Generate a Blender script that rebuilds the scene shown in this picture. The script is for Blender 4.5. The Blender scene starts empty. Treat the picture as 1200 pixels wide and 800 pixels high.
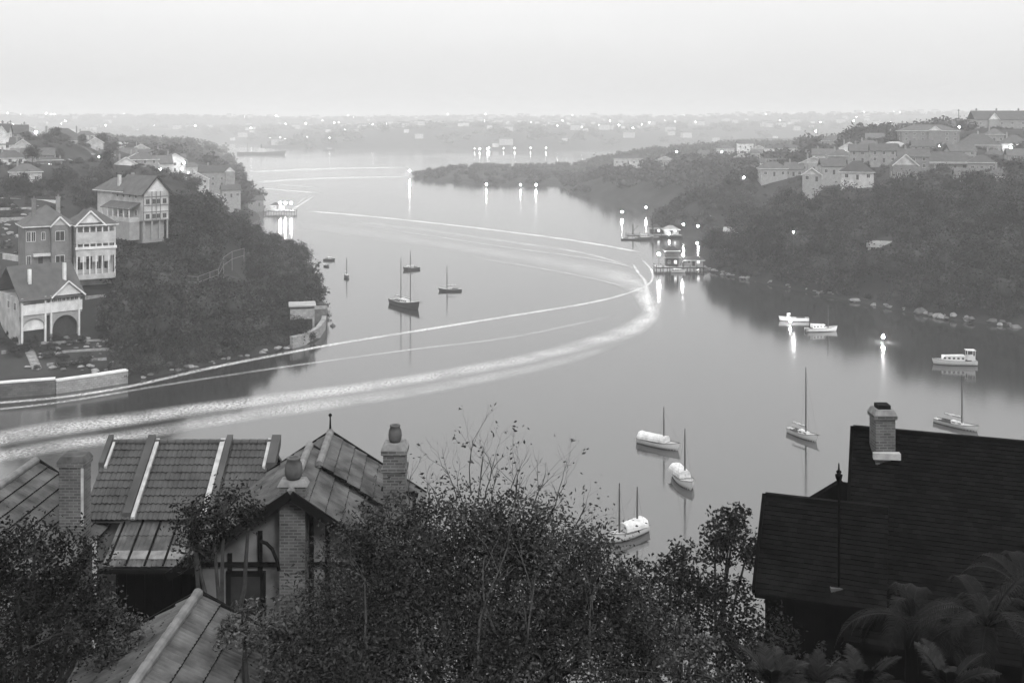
import bpy, math, random
import numpy as np
from mathutils import Vector, Matrix
SC = bpy.context.scene
COL = SC.collection
H, F, HY, CX = 55.0, 1287.0, 145.0, 600.0   # eye height, focal length in pixels of a 1200 wide frame, horizon row, centre column

# ---------------------------------------------------------------- camera
cam_d = bpy.data.cameras.new('camera'); cam = bpy.data.objects.new('camera', cam_d); COL.objects.link(cam)
cam.location = (0, 0, H); cam.rotation_euler = (math.radians(90), 0, 0)
cam_d.sensor_width = 36; cam_d.lens = 36*F/1200.0
cam_d.shift_y = -(400-HY)/1200.0
cam_d.clip_start = 0.5; cam_d.clip_end = 60000
SC.camera = cam
# ---------------------------------------------------------------- sky and sun
SUN_EL, SUN_AZ = math.radians(38), math.radians(150)     # azimuth clockwise from +Y: behind the camera, to the right
w = bpy.data.worlds.new('World'); SC.world = w; w.use_nodes = True
nt = w.node_tree; nt.nodes.clear()
sky = nt.nodes.new('ShaderNodeTexSky'); sky.sky_type = 'NISHITA'; sky.sun_disc = False
sky.sun_elevation = SUN_EL; sky.sun_rotation = SUN_AZ; sky.air_density = 1.6; sky.dust_density = 6.0; sky.ozone_density = 1.0
bw = nt.nodes.new('ShaderNodeRGBToBW'); nt.links.new(sky.outputs[0], bw.inputs[0])
pw = nt.nodes.new('ShaderNodeMath'); pw.operation = 'POWER'; pw.inputs[1].default_value = 0.12; nt.links.new(bw.outputs[0], pw.inputs[0])
mu = nt.nodes.new('ShaderNodeMath'); mu.operation = 'MULTIPLY'; mu.inputs[1].default_value = 4.0; nt.links.new(pw.outputs[0], mu.inputs[0])
tcw = nt.nodes.new('ShaderNodeTexCoord'); spw = nt.nodes.new('ShaderNodeSeparateXYZ'); nt.links.new(tcw.outputs['Generated'], spw.inputs[0])
mrw = nt.nodes.new('ShaderNodeMapRange'); mrw.inputs[3].default_value = 1.0; mrw.inputs[4].default_value = 2.5; nt.links.new(spw.outputs[2], mrw.inputs[0])   # overcast: brighter overhead
mz = nt.nodes.new('ShaderNodeMath'); mz.operation = 'MULTIPLY'; nt.links.new(mu.outputs[0], mz.inputs[0]); nt.links.new(mrw.outputs[0], mz.inputs[1]); mu = mz
nzw = nt.nodes.new('ShaderNodeTexNoise'); nzw.inputs['Scale'].default_value = 1.6; nzw.inputs['Detail'].default_value = 3       # faint high cloud
mpw = nt.nodes.new('ShaderNodeMapping'); mpw.inputs['Scale'].default_value = (1, 1, 5); nt.links.new(tcw.outputs['Generated'], mpw.inputs[0]); nt.links.new(mpw.outputs[0], nzw.inputs['Vector'])
mrn = nt.nodes.new('ShaderNodeMapRange'); mrn.inputs[1].default_value = .3; mrn.inputs[2].default_value = .7; mrn.inputs[3].default_value = .955; mrn.inputs[4].default_value = 1.045; nt.links.new(nzw.outputs['Fac'], mrn.inputs[0])
mc = nt.nodes.new('ShaderNodeMath'); mc.operation = 'MULTIPLY'; nt.links.new(mu.outputs[0], mc.inputs[0]); nt.links.new(mrn.outputs[0], mc.inputs[1]); mu = mc
bg = nt.nodes.new('ShaderNodeBackground'); bg.inputs[1].default_value = 0.11; nt.links.new(mu.outputs[0], bg.inputs[0])
wo = nt.nodes.new('ShaderNodeOutputWorld'); nt.links.new(bg.outputs[0], wo.inputs[0])
sun_d = bpy.data.lights.new('sun', 'SUN'); sun_d.energy = 1.0; sun_d.angle = math.radians(12); sun_d.color = (1, 1, 1)
sun = bpy.data.objects.new('sun', sun_d); COL.objects.link(sun)
d = Vector((math.sin(SUN_AZ)*math.cos(SUN_EL), math.cos(SUN_AZ)*math.cos(SUN_EL), math.sin(SUN_EL)))
sun.rotation_euler = d.to_track_quat('Z', 'Y').to_euler(); sun.location = (60, -80, 120)
SC.view_settings.view_transform = 'Standard'; SC.view_settings.look = 'None'
SC.view_settings.exposure = 0.66; SC.view_settings.gamma = 1.0
SC.render.engine = 'CYCLES'
cy = SC.cycles
cy.max_bounces = 8; cy.diffuse_bounces = 2; cy.glossy_bounces = 3; cy.volume_bounces = 5; cy.transparent_max_bounces = 12; cy.transmission_bounces = 2
cy.use_denoising = True; cy.caustics_reflective = False; cy.caustics_refractive = False; cy.sample_clamp_indirect = 4
cy.use_adaptive_sampling = True; cy.adaptive_threshold = 0.02

# ---------------------------------------------------------------- helpers
def water_at(px, py):
    Y = H*F/(py-HY); return ((px-CX)/F*Y, Y)
def at(px, py, Y):
    return Vector(((px-CX)/F*Y, Y, H-(py-HY)/F*Y))
def tag(o, label=None, cat=None, group=None, kind=None):
    if label: o['label'] = label
    if cat: o['category'] = cat
    if group: o['group'] = group
    if kind: o['kind'] = kind
    return o
def empty(name, loc=(0, 0, 0), rz=0.0, label=None, cat=None, group=None, scale=1.0):
    o = bpy.data.objects.new(name, None); COL.objects.link(o); o.location = loc; o.rotation_euler = (0, 0, rz)
    o.scale = (scale,)*3
    return tag(o, label, cat, group)
def kids(o): return list(o.children)
def copy_tree(o, parent=None):
    c = o.copy(); COL.objects.link(c); c.parent = parent
    for ch in kids(o): copy_tree(ch, c)
    return c
def mesh_np(name, V, Fq, mat, parent=None, smooth=False, fmats=None):
    """V n x 3, Fq list of faces or m x k array"""
    me = bpy.data.meshes.new(name)
    V = np.asarray(V, dtype=np.float32)
    if isinstance(Fq, np.ndarray):
        k = Fq.shape[1]; m = len(Fq)
        me.vertices.add(len(V)); me.vertices.foreach_set('co', V.ravel())
        me.loops.add(m*k); me.loops.foreach_set('vertex_index', Fq.astype(np.int32).ravel())
        me.polygons.add(m); me.polygons.foreach_set('loop_start', np.arange(0, m*k, k, dtype=np.int32))
        me.update(calc_edges=True)
    else:
        me.from_pydata(V.tolist(), [], [list(f) for f in Fq])
    if smooth: me.polygons.foreach_set('use_smooth', np.ones(len(me.polygons), dtype=bool))
    for mm in (mat if isinstance(mat, (list, tuple)) else [mat]): me.materials.append(mm)
    if fmats is not None: me.polygons.foreach_set('material_index', np.asarray(fmats, dtype=np.int32))
    me.update()
    o = bpy.data.objects.new(name, me); COL.objects.link(o)
    if parent is not None: o.parent = parent
    return o
class MB:
    def __init__(s): s.v = []; s.f = []
    def poly(s, pts):
        b = len(s.v); s.v += [tuple(p) for p in pts]; s.f.append(tuple(range(b, b+len(pts)))); return s
    def hexa(s, p):      # p: 4 bottom then 4 top corners, same winding (counter-clockwise from above)
        b = len(s.v); s.v += [tuple(q) for q in p]
        for f in ((3, 2, 1, 0), (4, 5, 6, 7), (0, 1, 5, 4), (1, 2, 6, 5), (2, 3, 7, 6), (3, 0, 4, 7)): s.f.append(tuple(b+i for i in f))
        return s
    def box(s, x0, x1, y0, y1, z0, z1, rz=0.0, c=(0, 0)):
        p = [(x0, y0), (x1, y0), (x1, y1), (x0, y1)]
        if rz: p = [(c[0]+(x-c[0])*math.cos(rz)-(y-c[1])*math.sin(rz), c[1]+(x-c[0])*math.sin(rz)+(y-c[1])*math.cos(rz)) for x, y in p]
        return s.hexa([(x, y, z0) for x, y in p]+[(x, y, z1) for x, y in p])
    def bar(s, a, b, w_, h_, up=(0, 0, 1)):      # square-section bar from a to b
        a = Vector(a); b = Vector(b); d_ = (b-a).normalized(); up = Vector(up)
        if abs(d_.dot(up)) > .98: up = Vector((0, 1, 0))
        sx = d_.cross(up).normalized()*w_/2; sz = sx.cross(d_).normalized()*h_/2
        return s.hexa([a-sx-sz, a+sx-sz, b+sx-sz, b-sx-sz, a-sx+sz, a+sx+sz, b+sx+sz, b-sx+sz])
    def slab(s, pts, t):       # extrude polygon downwards along its normal by t
        P = [Vector(p) for p in pts]; n = (P[1]-P[0]).cross(P[-1]-P[0]).normalized()
        if n.z < 0: n = -n; P = P[::-1]
        b = len(s.v); k = len(P)
        s.v += [tuple(p) for p in P]+[tuple(p-n*t) for p in P]
        s.f.append(tuple(range(b, b+k))); s.f.append(tuple(range(b+2*k-1, b+k-1, -1)))
        for i in range(k):
            j = (i+1) % k; s.f.append((b+i, b+k+i, b+k+j, b+j))
        return s
    def prism(s, pts, y0, y1):   # polygon in xz, extruded in y
        k = len(pts); b = len(s.v)
        s.v += [(x, y0, z) for x, z in pts]+[(x, y1, z) for x, z in pts]
        s.f.append(tuple(range(b, b+k))); s.f.append(tuple(range(b+2*k-1, b+k-1, -1)))
        for i in range(k):
            j = (i+1) % k; s.f.append((b+i, b+k+i, b+k+j, b+j))
        return s
    def tube(s, path, rad, n=6, caps=True):
        P = [Vector(p) for p in path]; R = rad if isinstance(rad, (list, tuple)) else [rad]*len(P)
        b0 = len(s.v); ref = Vector((.31, .17, .93))
        for i, p in enumerate(P):
            t = (P[min(i+1, len(P)-1)]-P[max(i-1, 0)]).normalized()
            u = t.cross(ref)
            if u.length < .05: u = t.cross(Vector((1, 0, 0)))
            u.normalize(); v = t.cross(u)
            for k in range(n):
                a = 2*math.pi*k/n; s.v.append(tuple(p+(u*math.cos(a)+v*math.sin(a))*R[i]))
        for i in range(len(P)-1):
            for k in range(n):
                k2 = (k+1) % n; s.f.append((b0+i*n+k, b0+i*n+k2, b0+(i+1)*n+k2, b0+(i+1)*n+k))
        if caps:
            s.f.append(tuple(b0+k for k in range(n))[::-1]); s.f.append(tuple(b0+(len(P)-1)*n+k for k in range(n)))
        return s
    def lathe(s, prof, c=(0, 0, 0), n=16):
        return s.tube_z(prof, c, n)
    def tube_z(s, prof, c, n):
        b0 = len(s.v)
        for r, z in prof:
            for k in range(n):
                a = 2*math.pi*k/n; s.v.append((c[0]+r*math.cos(a), c[1]+r*math.sin(a), c[2]+z))
        for i in range(len(prof)-1):
            for k in range(n):
                k2 = (k+1) % n; s.f.append((b0+i*n+k, b0+i*n+k2, b0+(i+1)*n+k2, b0+(i+1)*n+k))
        s.f.append(tuple(b0+k for k in range(n))[::-1]); s.f.append(tuple(b0+(len(prof)-1)*n+k for k in range(n)))
        return s
    def build(s, name, mat, parent=None, smooth=False, label=None):
        me = bpy.data.meshes.new(name); me.from_pydata(s.v, [], s.f)
        if smooth: me.polygons.foreach_set('use_smooth', [True]*len(me.polygons))
        me.materials.append(mat); me.update()
        o = bpy.data.objects.new(name, me); COL.objects.link(o)
        if parent is not None: o.parent = parent
        if label: o['label'] = label
        return o

# ---------------------------------------------------------------- materials
def material(name, v, var=0.25, scale=1.0, rough=0.8, bump=0.0, island=0.0, obj=0.0, spec=0.3, detail=4, stretch=None, brick=None):
    """grey procedural material: albedo v varied by noise, by face island and by object"""
    m = bpy.data.materials.new(name); m.use_nodes = True; t = m.node_tree; N = t.nodes; Lk = t.links
    b = N['Principled BSDF']; b.inputs['Roughness'].default_value = rough; b.inputs['Specular IOR Level'].default_value = spec
    tc = N.new('ShaderNodeTexCoord'); mp = N.new('ShaderNodeMapping'); Lk.new(tc.outputs['Object'], mp.inputs[0])
    if stretch: mp.inputs['Scale'].default_value = stretch
    nz = N.new('ShaderNodeTexNoise'); nz.inputs['Scale'].default_value = scale; nz.inputs['Detail'].default_value = detail
    Lk.new(mp.outputs[0], nz.inputs['Vector'])
    def mth(op, a, c):
        q = N.new('ShaderNodeMath'); q.operation = op
        for i, x in enumerate((a, c)):
            if isinstance(x, (int, float)): q.inputs[i].default_value = x
            else: Lk.new(x, q.inputs[i])
        return q.outputs[0]
    def rng(x, lo, hi):
        q = N.new('ShaderNodeMapRange'); q.inputs[3].default_value = lo; q.inputs[4].default_value = hi; Lk.new(x, q.inputs[0]); return q.outputs[0]
    q = N.new('ShaderNodeMapRange'); q.inputs[1].default_value = .3; q.inputs[2].default_value = .7
    q.inputs[3].default_value = v*(1-var); q.inputs[4].default_value = v*(1+var); Lk.new(nz.outputs['Fac'], q.inputs[0])
    val = q.outputs[0]
    if island:
        g = N.new('ShaderNodeNewGeometry'); val = mth('MULTIPLY', val, rng(g.outputs['Random Per Island'], 1-island, 1+island))
    if obj:
        g = N.new('ShaderNodeObjectInfo'); val = mth('MULTIPLY', val, rng(g.outputs['Random'], 1-obj, 1+obj))
    if brick:
        bt = N.new('ShaderNodeTexBrick'); bt.inputs['Scale'].default_value = 1.0
        bt.inputs['Brick Width'].default_value = brick[0]; bt.inputs['Row Height'].default_value = brick[1]; bt.inputs['Mortar Size'].default_value = brick[2]
        bt.inputs['Color1'].default_value = (brick[3],)*3+(1,); bt.inputs['Color2'].default_value = (brick[4],)*3+(1,); bt.inputs['Mortar'].default_value = (brick[5],)*3+(1,)
        # wall coordinates: x+y along the wall, z up
        sp = N.new('ShaderNodeSeparateXYZ'); Lk.new(tc.outputs['Object'], sp.inputs[0])
        cb = N.new('ShaderNodeCombineXYZ'); Lk.new(mth('ADD', sp.outputs[0], sp.outputs[1]), cb.inputs[0]); Lk.new(sp.outputs[2], cb.inputs[1])
        Lk.new(cb.outputs[0], bt.inputs['Vector']); val = mth('MULTIPLY', val, bt.outputs['Color'])
    cc = N.new('ShaderNodeCombineColor')
    for i in range(3): Lk.new(val, cc.inputs[i])
    Lk.new(cc.outputs[0], b.inputs['Base Color'])
    if bump:
        bp = N.new('ShaderNodeBump'); bp.inputs['Strength'].default_value = bump; bp.inputs['Distance'].default_value = 0.05
        Lk.new(nz.outputs['Fac'], bp.inputs['Height']); Lk.new(bp.outputs[0], b.inputs['Normal'])
    return m
def lamp_material(name, strength):
    m = bpy.data.materials.new(name); m.use_nodes = True; b = m.node_tree.nodes['Principled BSDF']
    b.inputs['Base Color'].default_value = (.8, .8, .8, 1); b.inputs['Emission Color'].default_value = (1, 1, 1, 1); b.inputs['Emission Strength'].default_value = strength
    return m
# ================================================================ terrain
def W(*pp): return [water_at(a, b) for a, b in pp]
LEFT = [(-600, 120), (-170, 190)]+W((0, 466), (65, 461), (150, 448), (250, 426), (340, 408), (372, 401), (381, 385), (379, 360))+\
    [(-66, 380), (-86, 440), (-112, 500), (-138, 560), (-150, 600), (-147, 640), (-156, 674), (-162, 705), (-174, 760), (-192, 813), (-228, 950), (-268, 1089), (-325, 1300),
     (-385, 1506), (-500, 1650), (-700, 1750), (-1500, 1800), (-9000, 1800), (-9000, 120)]
LEFT_P = [(100, 285, 310), (185, 280, 320), (75, 330, 270), (50, 388, 250), (0, 300, 300), (-60, 330, 260), (240, 255, 360), (200, 248, 360), (300, 322, 330), (345, 346, 320), (375, 372, 310), (330, 345, 305), (362, 362, 325), (320, 338, 350), (285, 318, 352), (350, 358, 340), (270, 312, 320), (300, 345, 300), (262, 290, 380), (230, 268, 340),
          (60, 232, 380), (0, 232, 380), (60, 225, 430), (130, 188, 500), (70, 192, 480), (40, 167, 600), (0, 165, 600), (75, 172, 700), (130, 178, 750), (200, 203, 600), (225, 218, 560),
          (255, 216, 640), (250, 252, 560), (310, 242, 690), (200, 190, 1000), (150, 180, 1000), (100, 170, 1100), (-100, 160, 700), (0, 165, 1500)]
RIGHT = [(9000, 150), (700, 190), (220, 255)]+W((1200, 384), (1100, 373), (1000, 353), (900, 333), (835, 319), (822, 310), (838, 298), (852, 288), (820, 279), (772, 277), (762, 268), (830, 256), (822, 247), (790, 243),
      (750, 238), (700, 232), (665, 224), (656, 218), (600, 218), (540, 215), (500, 211), (483, 207.5), (488, 204))+[(-60, 1300), (60, 1330), (150, 1420), (250, 1700), (330, 2000), (420, 2400), (900, 2600), (9000, 2650)]
RIGHT_P = [(830, 262, 490), (870, 238, 440), (920, 232, 420), (1000, 256, 395), (1100, 256, 385), (1200, 252, 365), (1300, 250, 375), (1000, 228, 430), (1100, 224, 430), (1200, 220, 415), (1060, 207, 470), (1095, 197, 520), (990, 212, 460), (940, 217, 470),
           (1160, 205, 470), (1150, 180, 600), (1100, 172, 600), (1150, 152, 680), (1200, 152, 690), (1020, 172, 650), (1045, 162, 700), (950, 187, 650), (900, 195, 700), (850, 203, 820), (820, 192, 930), (740, 200, 900),
           (700, 207, 950), (660, 210, 1000), (690, 206, 1150), (640, 209, 1040), (600, 204, 1080), (550, 201, 1100), (505, 200, 1130), (900, 183, 1200), (980, 178, 1200), (870, 171, 1500), (800, 175, 1500), (1200, 150, 1000), (1000, 172, 900), (900, 166, 1900), (1050, 168, 1100)]
FAR = [(-9000, 3300), (-1500, 3250), (-880, 3200), (-640, 2850), (-560, 2450), (-403, 2380), (-203, 2480), (-60, 2300), (0, 2212), (100, 2250), (240, 2500), (500, 2760), (9000, 2800), (20000, 9400), (-20000, 9400)]
FAR_P = [(380, 156, 2700), (440, 150, 2800), (500, 148, 2800), (560, 149, 2800), (600, 152, 2700), (330, 164, 2600), (700, 152, 3200), (620, 146, 3400), (60, 138, 4800), (150, 137, 4900), (250, 138, 5000), (350, 140, 5000), (450, 139, 5200), (550, 138, 5200), (650, 139, 5200),
         (750, 139, 5000), (850, 138, 5000), (950, 136, 4600), (1100, 134, 4600), (1300, 132, 4800), (-200, 132, 4800), (200, 152, 3600), (300, 150, 3700), (800, 148, 3400), (900, 146, 3600), (600, 144, 8500), (0, 144, 8500), (1200, 144, 8500)]
ISLE = [(-730, 2050), (-640, 2000), (-575, 2015), (-545, 2090), (-600, 2180), (-730, 2200)]
ISLE_P = [(190, 171, 2100), (215, 170, 2100), (232, 175, 2060)]
NEAR = [(-9000, -400), (9000, -400), (9000, 90), (150, 98), (60, 99), (0, 96), (-60, 99), (-150, 95), (-9000, 80)]
NEAR_W = [(0, -60, 56), (-80, -60, 56), (80, -60, 56), (0, 0, 51), (-15, 0, 51), (15, 0, 51), (0, 18, 43.5), (-12, 18, 43.5), (12, 18, 43.5), (0, 27, 39), (-12, 28, 38.5), (12, 28, 38.5), (0, 36, 35.5), (-14, 38, 35.5), (14, 38, 35.5), (0, 60, 22), (-30, 60, 22), (30, 60, 22), (0, 95, 8), (60, 95, 8), (-60, 95, 8), (60, 20, 42), (-60, 20, 42)]
def ctrl(P): return [tuple(at(a, b, c)) for a, b, c in P]
def ctrl3(P): return [(v[0], v[1], v[2]) for v in ctrl(P)]
LANDS = [(LEFT, ctrl3(LEFT_P), 22), (RIGHT, ctrl3(RIGHT_P), 26), (FAR, ctrl3(FAR_P), 120), (ISLE, ctrl3(ISLE_P), 30), (NEAR, NEAR_W, 14)]
def signed(P, X, Y):
    P = np.array(P, dtype=float); n = len(P); ins = np.zeros(X.shape, bool); dd = np.full(X.shape, 1e18)
    for i in range(n):
        x0, y0 = P[i]; x1, y1 = P[(i+1) % n]
        if y0 != y1:
            c = ((y0 > Y) != (y1 > Y)) & (X < (x1-x0)*(Y-y0)/(y1-y0)+x0); ins ^= c
        ex, ey = x1-x0, y1-y0; L2 = ex*ex+ey*ey
        t = np.clip(((X-x0)*ex+(Y-y0)*ey)/L2, 0, 1); dd = np.minimum(dd, (X-x0-t*ex)**2+(Y-y0-t*ey)**2)
    dd = np.sqrt(dd); return np.where(ins, dd, -dd)
def wob(X, Y): return np.sin(X*.11+1.3*np.sin(Y*.05))*.5+np.sin(Y*.093+X*.041)*.5
def ground(X, Y):
    X = np.asarray(X, float); Y = np.asarray(Y, float); out = np.full(X.shape, -5.0)
    for P, C, wd in LANDS:
        sd = signed(P, X, Y)
        m = sd > -12
        if not m.any(): continue
        x = X[m]; y = Y[m]; s = sd[m]
        num = np.zeros(x.shape); den = np.zeros(x.shape)
        for cx, cy_, cz in C:
            k = 1.0/((x-cx)**2+(y-cy_)**2+9)**2.0
            num += k*cz; den += k
        base = num/den
        h = np.where(s > 0, base*(1-np.exp(-s/wd))+.5*np.minimum(s, 1), np.maximum(s*.6, -5))
        if wd < 100 and wd > 14: h = h+np.where(s > 6, wob(x, y)*.9, 0)
        if P is NEAR: h = np.where(s > 0, np.interp(y, [-60, 0, 18, 27, 36, 60, 85, 100], [56, 51, 43.5, 38.5, 34.5, 20, 5, 1])*(1-np.exp(-s/8)), h)
        o = out[m]; out[m] = np.maximum(o, h)
    return out
def gz(x, y): return float(ground(np.array([x]), np.array([y]))[0])
def inland(P, x, y): return float(signed(P, np.array([x]), np.array([y]))[0])
nt_, nr_ = 300, 460
tt = np.linspace(-1.3, 1.3, nt_); q = np.linspace(0, 1, nr_)
RR = 70*(9400/70.0)**q
Yg = (RR-150)[:, None]*np.ones((1, nt_)); Xg = RR[:, None]*tt[None, :]
Zg = ground(Xg.ravel(), Yg.ravel()).reshape(Yg.shape)
idx = np.arange(nt_*nr_).reshape(nr_, nt_)
quads = np.stack([idx[:-1, :-1], idx[:-1, 1:], idx[1:, 1:], idx[1:, :-1]], -1).reshape(-1, 4)
M_ground = material('ground_soil_grass', .03, .5, .08, .95, detail=8, spec=.05)
o = mesh_np('ground', np.stack([Xg, Yg, Zg], -1).reshape(-1, 3), quads, M_ground, smooth=True); tag(o, kind='structure')

# ================================================================ water
M_water = bpy.data.materials.new('harbour_water'); M_water.use_nodes = True
t = M_water.node_tree; N = t.nodes; Lk = t.links; N.clear()
out = N.new('ShaderNodeOutputMaterial')
gl = N.new('ShaderNodeBsdfGlossy'); gl.inputs['Color'].default_value = (.97, .97, .97, 1); gl.inputs['Roughness'].default_value = .13
df = N.new('ShaderNodeBsdfDiffuse'); df.inputs['Color'].default_value = (.018, .018, .018, 1)
fr = N.new('ShaderNodeFresnel'); fr.inputs['IOR'].default_value = 2.25
mx = N.new('ShaderNodeMixShader'); Lk.new(fr.outputs[0], mx.inputs[0]); Lk.new(df.outputs[0], mx.inputs[1]); Lk.new(gl.outputs[0], mx.inputs[2]); Lk.new(mx.outputs[0], out.inputs[0])
tc = N.new('ShaderNodeTexCoord'); nz = N.new('ShaderNodeTexNoise'); nz.inputs['Scale'].default_value = .9; nz.inputs['Detail'].default_value = 3; Lk.new(tc.outputs['Object'], nz.inputs['Vector'])
bp = N.new('ShaderNodeBump'); bp.inputs['Strength'].default_value = .05; bp.inputs['Distance'].default_value = .2; Lk.new(nz.outputs['Fac'], bp.inputs['Height'])
Lk.new(bp.outputs[0], gl.inputs['Normal'])
nb = N.new('ShaderNodeTexNoise'); nb.inputs['Scale'].default_value = .006; nb.inputs['Detail'].default_value = 4
mp = N.new('ShaderNodeMapping'); mp.inputs['Scale'].default_value = (1, .35, 1); Lk.new(tc.outputs['Object'], mp.inputs[0]); Lk.new(mp.outputs[0], nb.inputs['Vector'])
mr = N.new('ShaderNodeMapRange'); mr.inputs[1].default_value = .35; mr.inputs[2].default_value = .65; mr.inputs[3].default_value = .08; mr.inputs[4].default_value = .14
Lk.new(nb.outputs['Fac'], mr.inputs[0]); Lk.new(mr.outputs[0], gl.inputs['Roughness'])
o = mesh_np('water', [(-12000, -250, 0), (12000, -250, 0), (12000, 9200, 0), (-12000, 9200, 0)], [(0, 1, 2, 3)], M_water); tag(o, kind='structure')

# ================================================================ haze
mh = bpy.data.materials.new('evening_haze'); mh.use_nodes = True; t = mh.node_tree; t.nodes.clear()
ov = t.nodes.new('ShaderNodeOutputMaterial'); pv = t.nodes.new('ShaderNodeVolumePrincipled')
pv.inputs['Color'].default_value = (.99, .99, .99, 1); pv.inputs['Density'].default_value = .00036; pv.inputs['Anisotropy'].default_value = .2
t.links.new(pv.outputs[0], ov.inputs['Volume'])
hz = MB().box(-12100, 12100, -260, 9300, -6.5, 135).build('haze', mh); tag(hz, kind='stuff')
# ================================================================ trees
M_leaf = material('bush_foliage', .024, .6, .3, .9, island=.9, obj=.6, spec=.03)
M_bark = material('bark', .04, .4, 3, .9)
def leaf_quads(C, size, rs, droop=0.0, aspect=.55):
    """one leaf quad at every point of C"""
    n = len(C); a = rs.normal(size=(n, 3)); a[:, 2] = a[:, 2]*.8-droop; a /= np.linalg.norm(a, axis=1)[:, None]
    b = np.cross(a, rs.normal(size=(n, 3))); b /= np.linalg.norm(b, axis=1)[:, None]+1e-9
    s = size*rs.uniform(.6, 1.3, n)[:, None]
    A = C+a*s; B = C-a*s; D = C+b*s*aspect+a*s*.1; E = C-b*s*aspect+a*s*.1
    V = np.stack([B, D, A, E], 1).reshape(-1, 3)
    return V, np.arange(4*n).reshape(n, 4)
def crown_points(rs, rx, rz, clumps, per, spread, flat=.85):
    th = rs.uniform(0, 2*np.pi, clumps); u = rs.uniform(-.55, 1, clumps); r = rs.uniform(.55, 1, clumps)**.5
    s = np.sqrt(1-u*u*.9); c = np.stack([r*s*np.cos(th)*rx, r*s*np.sin(th)*rx, r*u*rz], 1)
    P = np.repeat(c, per, 0)+rs.normal(size=(clumps*per, 3))*spread*np.array([1, 1, flat]); return P
def core_blob(rs, rx, rz, k=.78, nu=10, nv=7):
    V = []; Fc = []
    ph = rs.uniform(0, 6, 6)
    for j in range(nv+1):
        v = math.pi*j/nv
        for i in range(nu):
            a = 2*math.pi*i/nu
            m = k*(1+.16*math.sin(3*a+ph[0])*math.sin(2*v+ph[1])+.12*math.sin(5*a+ph[2]+v*3))
            V.append((m*rx*math.sin(v)*math.cos(a), m*rx*math.sin(v)*math.sin(a), m*rz*(math.cos(v) if v < math.pi/2 else .55*math.cos(v))))
    for j in range(nv):
        for i in range(nu):
            i2 = (i+1) % nu; Fc.append((j*nu+i, (j+1)*nu+i, (j+1)*nu+i2, j*nu+i2))
    return np.array(V), np.array(Fc)
def crown_arrays(seed, rx, rz, clumps, per, size, core=.62, spread=None):
    rs = np.random.RandomState(seed)
    P = crown_points(rs, rx, rz, clumps, per, spread or rx*.17); V, Q = leaf_quads(P, size, rs)
    if core:
        V2, Q2 = core_blob(rs, rx, rz, core); Q = np.vstack([Q, Q2+len(V)]); V = np.vstack([V, V2])
    return V, Q
def hill_tree_proto(i):
    rs = random.Random(i); rx = rs.uniform(3.6, 5.0); rz = rs.uniform(3.2, 4.4); th = rs.uniform(3.5, 5.0)
    root = empty('bush_tree')
    V, Q = crown_arrays(i, rx, rz, 60, 20, .36); V[:, 2] += th+rz*.35
    mesh_np('crown', V, Q, M_leaf, root)
    m = MB(); m.tube([(0, 0, -.6), (.15, .1, th*.6), (rs.uniform(-.5, .5), .2, th+rz*.5)], [.32, .22, .1], 6)
    for k in range(3):
        a = rs.uniform(0, 6.28); m.tube([(.1, .1, th*.55), (math.cos(a)*rx*.4, math.sin(a)*rx*.4, th+rz*.1), (math.cos(a)*rx*.7, math.sin(a)*rx*.7, th+rz*.5)], [.15, .1, .05], 5)
    m.build('trunk', M_bark, root)
    return root
PROTO = [hill_tree_proto(i) for i in range(6)]
rnd = random.Random(5)
placed = []      # (x, y, r) of everything that trees must keep clear of
def clear(x, y, r):
    for a, b, c in placed:
        if (x-a)**2+(y-b)**2 < (r+c)**2: return False
        if c > 3.5 and b-(34 if b < 560 else 70) < y < b and b > 330 and abs(x/y-a/b)*b < c*1.05+1 and (y > b-16 or rnd.random() < .8): return False   # keep the view from the houses open
    return True
def scatter(poly, x0, x1, y0, y1, n, gap, ok, cap, group, label, cat='tree', smin=.75, smax=1.25):
    done = 0; tries = 0; spots = []
    while done < cap and tries < n:
        tries += 1
        y = math.exp(rnd.uniform(math.log(y0), math.log(y1))); x = rnd.uniform(x0, x1)
        px = CX+F*x/y
        if px < -70 or px > 1270: continue
        if inland(poly, x, y) < 2.5 or not ok(x, y, px): continue
        if any((x-a)**2+(y-b)**2 < gap*gap for a, b in spots) or not clear(x, y, 3): continue
        spots.append((x, y)); done += 1
    for x, y in spots:
        s = rnd.uniform(smin, smax)*(.68 if (x < 0 and CX+F*x/y > 285) else 1); k = rnd.randrange(len(PROTO)); o = PROTO[k] if k not in proto_used else copy_tree(PROTO[k]); proto_used.add(k)
        o.location = (x, y, gz(x, y)-.3); o.rotation_euler = (0, 0, rnd.uniform(0, 6.28)); o.scale = (s, s, s*rnd.uniform(.85, 1.15))
        tag(o, label, cat, group)
    return spots
def woodland(name, spots, rx, rz, clumps, per, size, label, cat, group=None, mat=None):
    VV = []; QQ = []; b = 0
    A = [crown_arrays(100+i, rx, rz, clumps, per, size) for i in range(5)]
    for x, y, z, s in spots:
        V, Q = A[rnd.randrange(5)]; a = rnd.uniform(0, 6.28); c, sn = math.cos(a), math.sin(a)
        V2 = np.stack([(V[:, 0]*c-V[:, 1]*sn)*s+x, (V[:, 0]*sn+V[:, 1]*c)*s+y, V[:, 2]*s*rnd.uniform(.85, 1.2)+z], 1)
        VV.append(V2); QQ.append(Q+b); b += len(V)
    o = mesh_np(name, np.vstack(VV), np.vstack(QQ), mat or M_leaf); tag(o, label, cat, group, 'stuff'); return o
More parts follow.
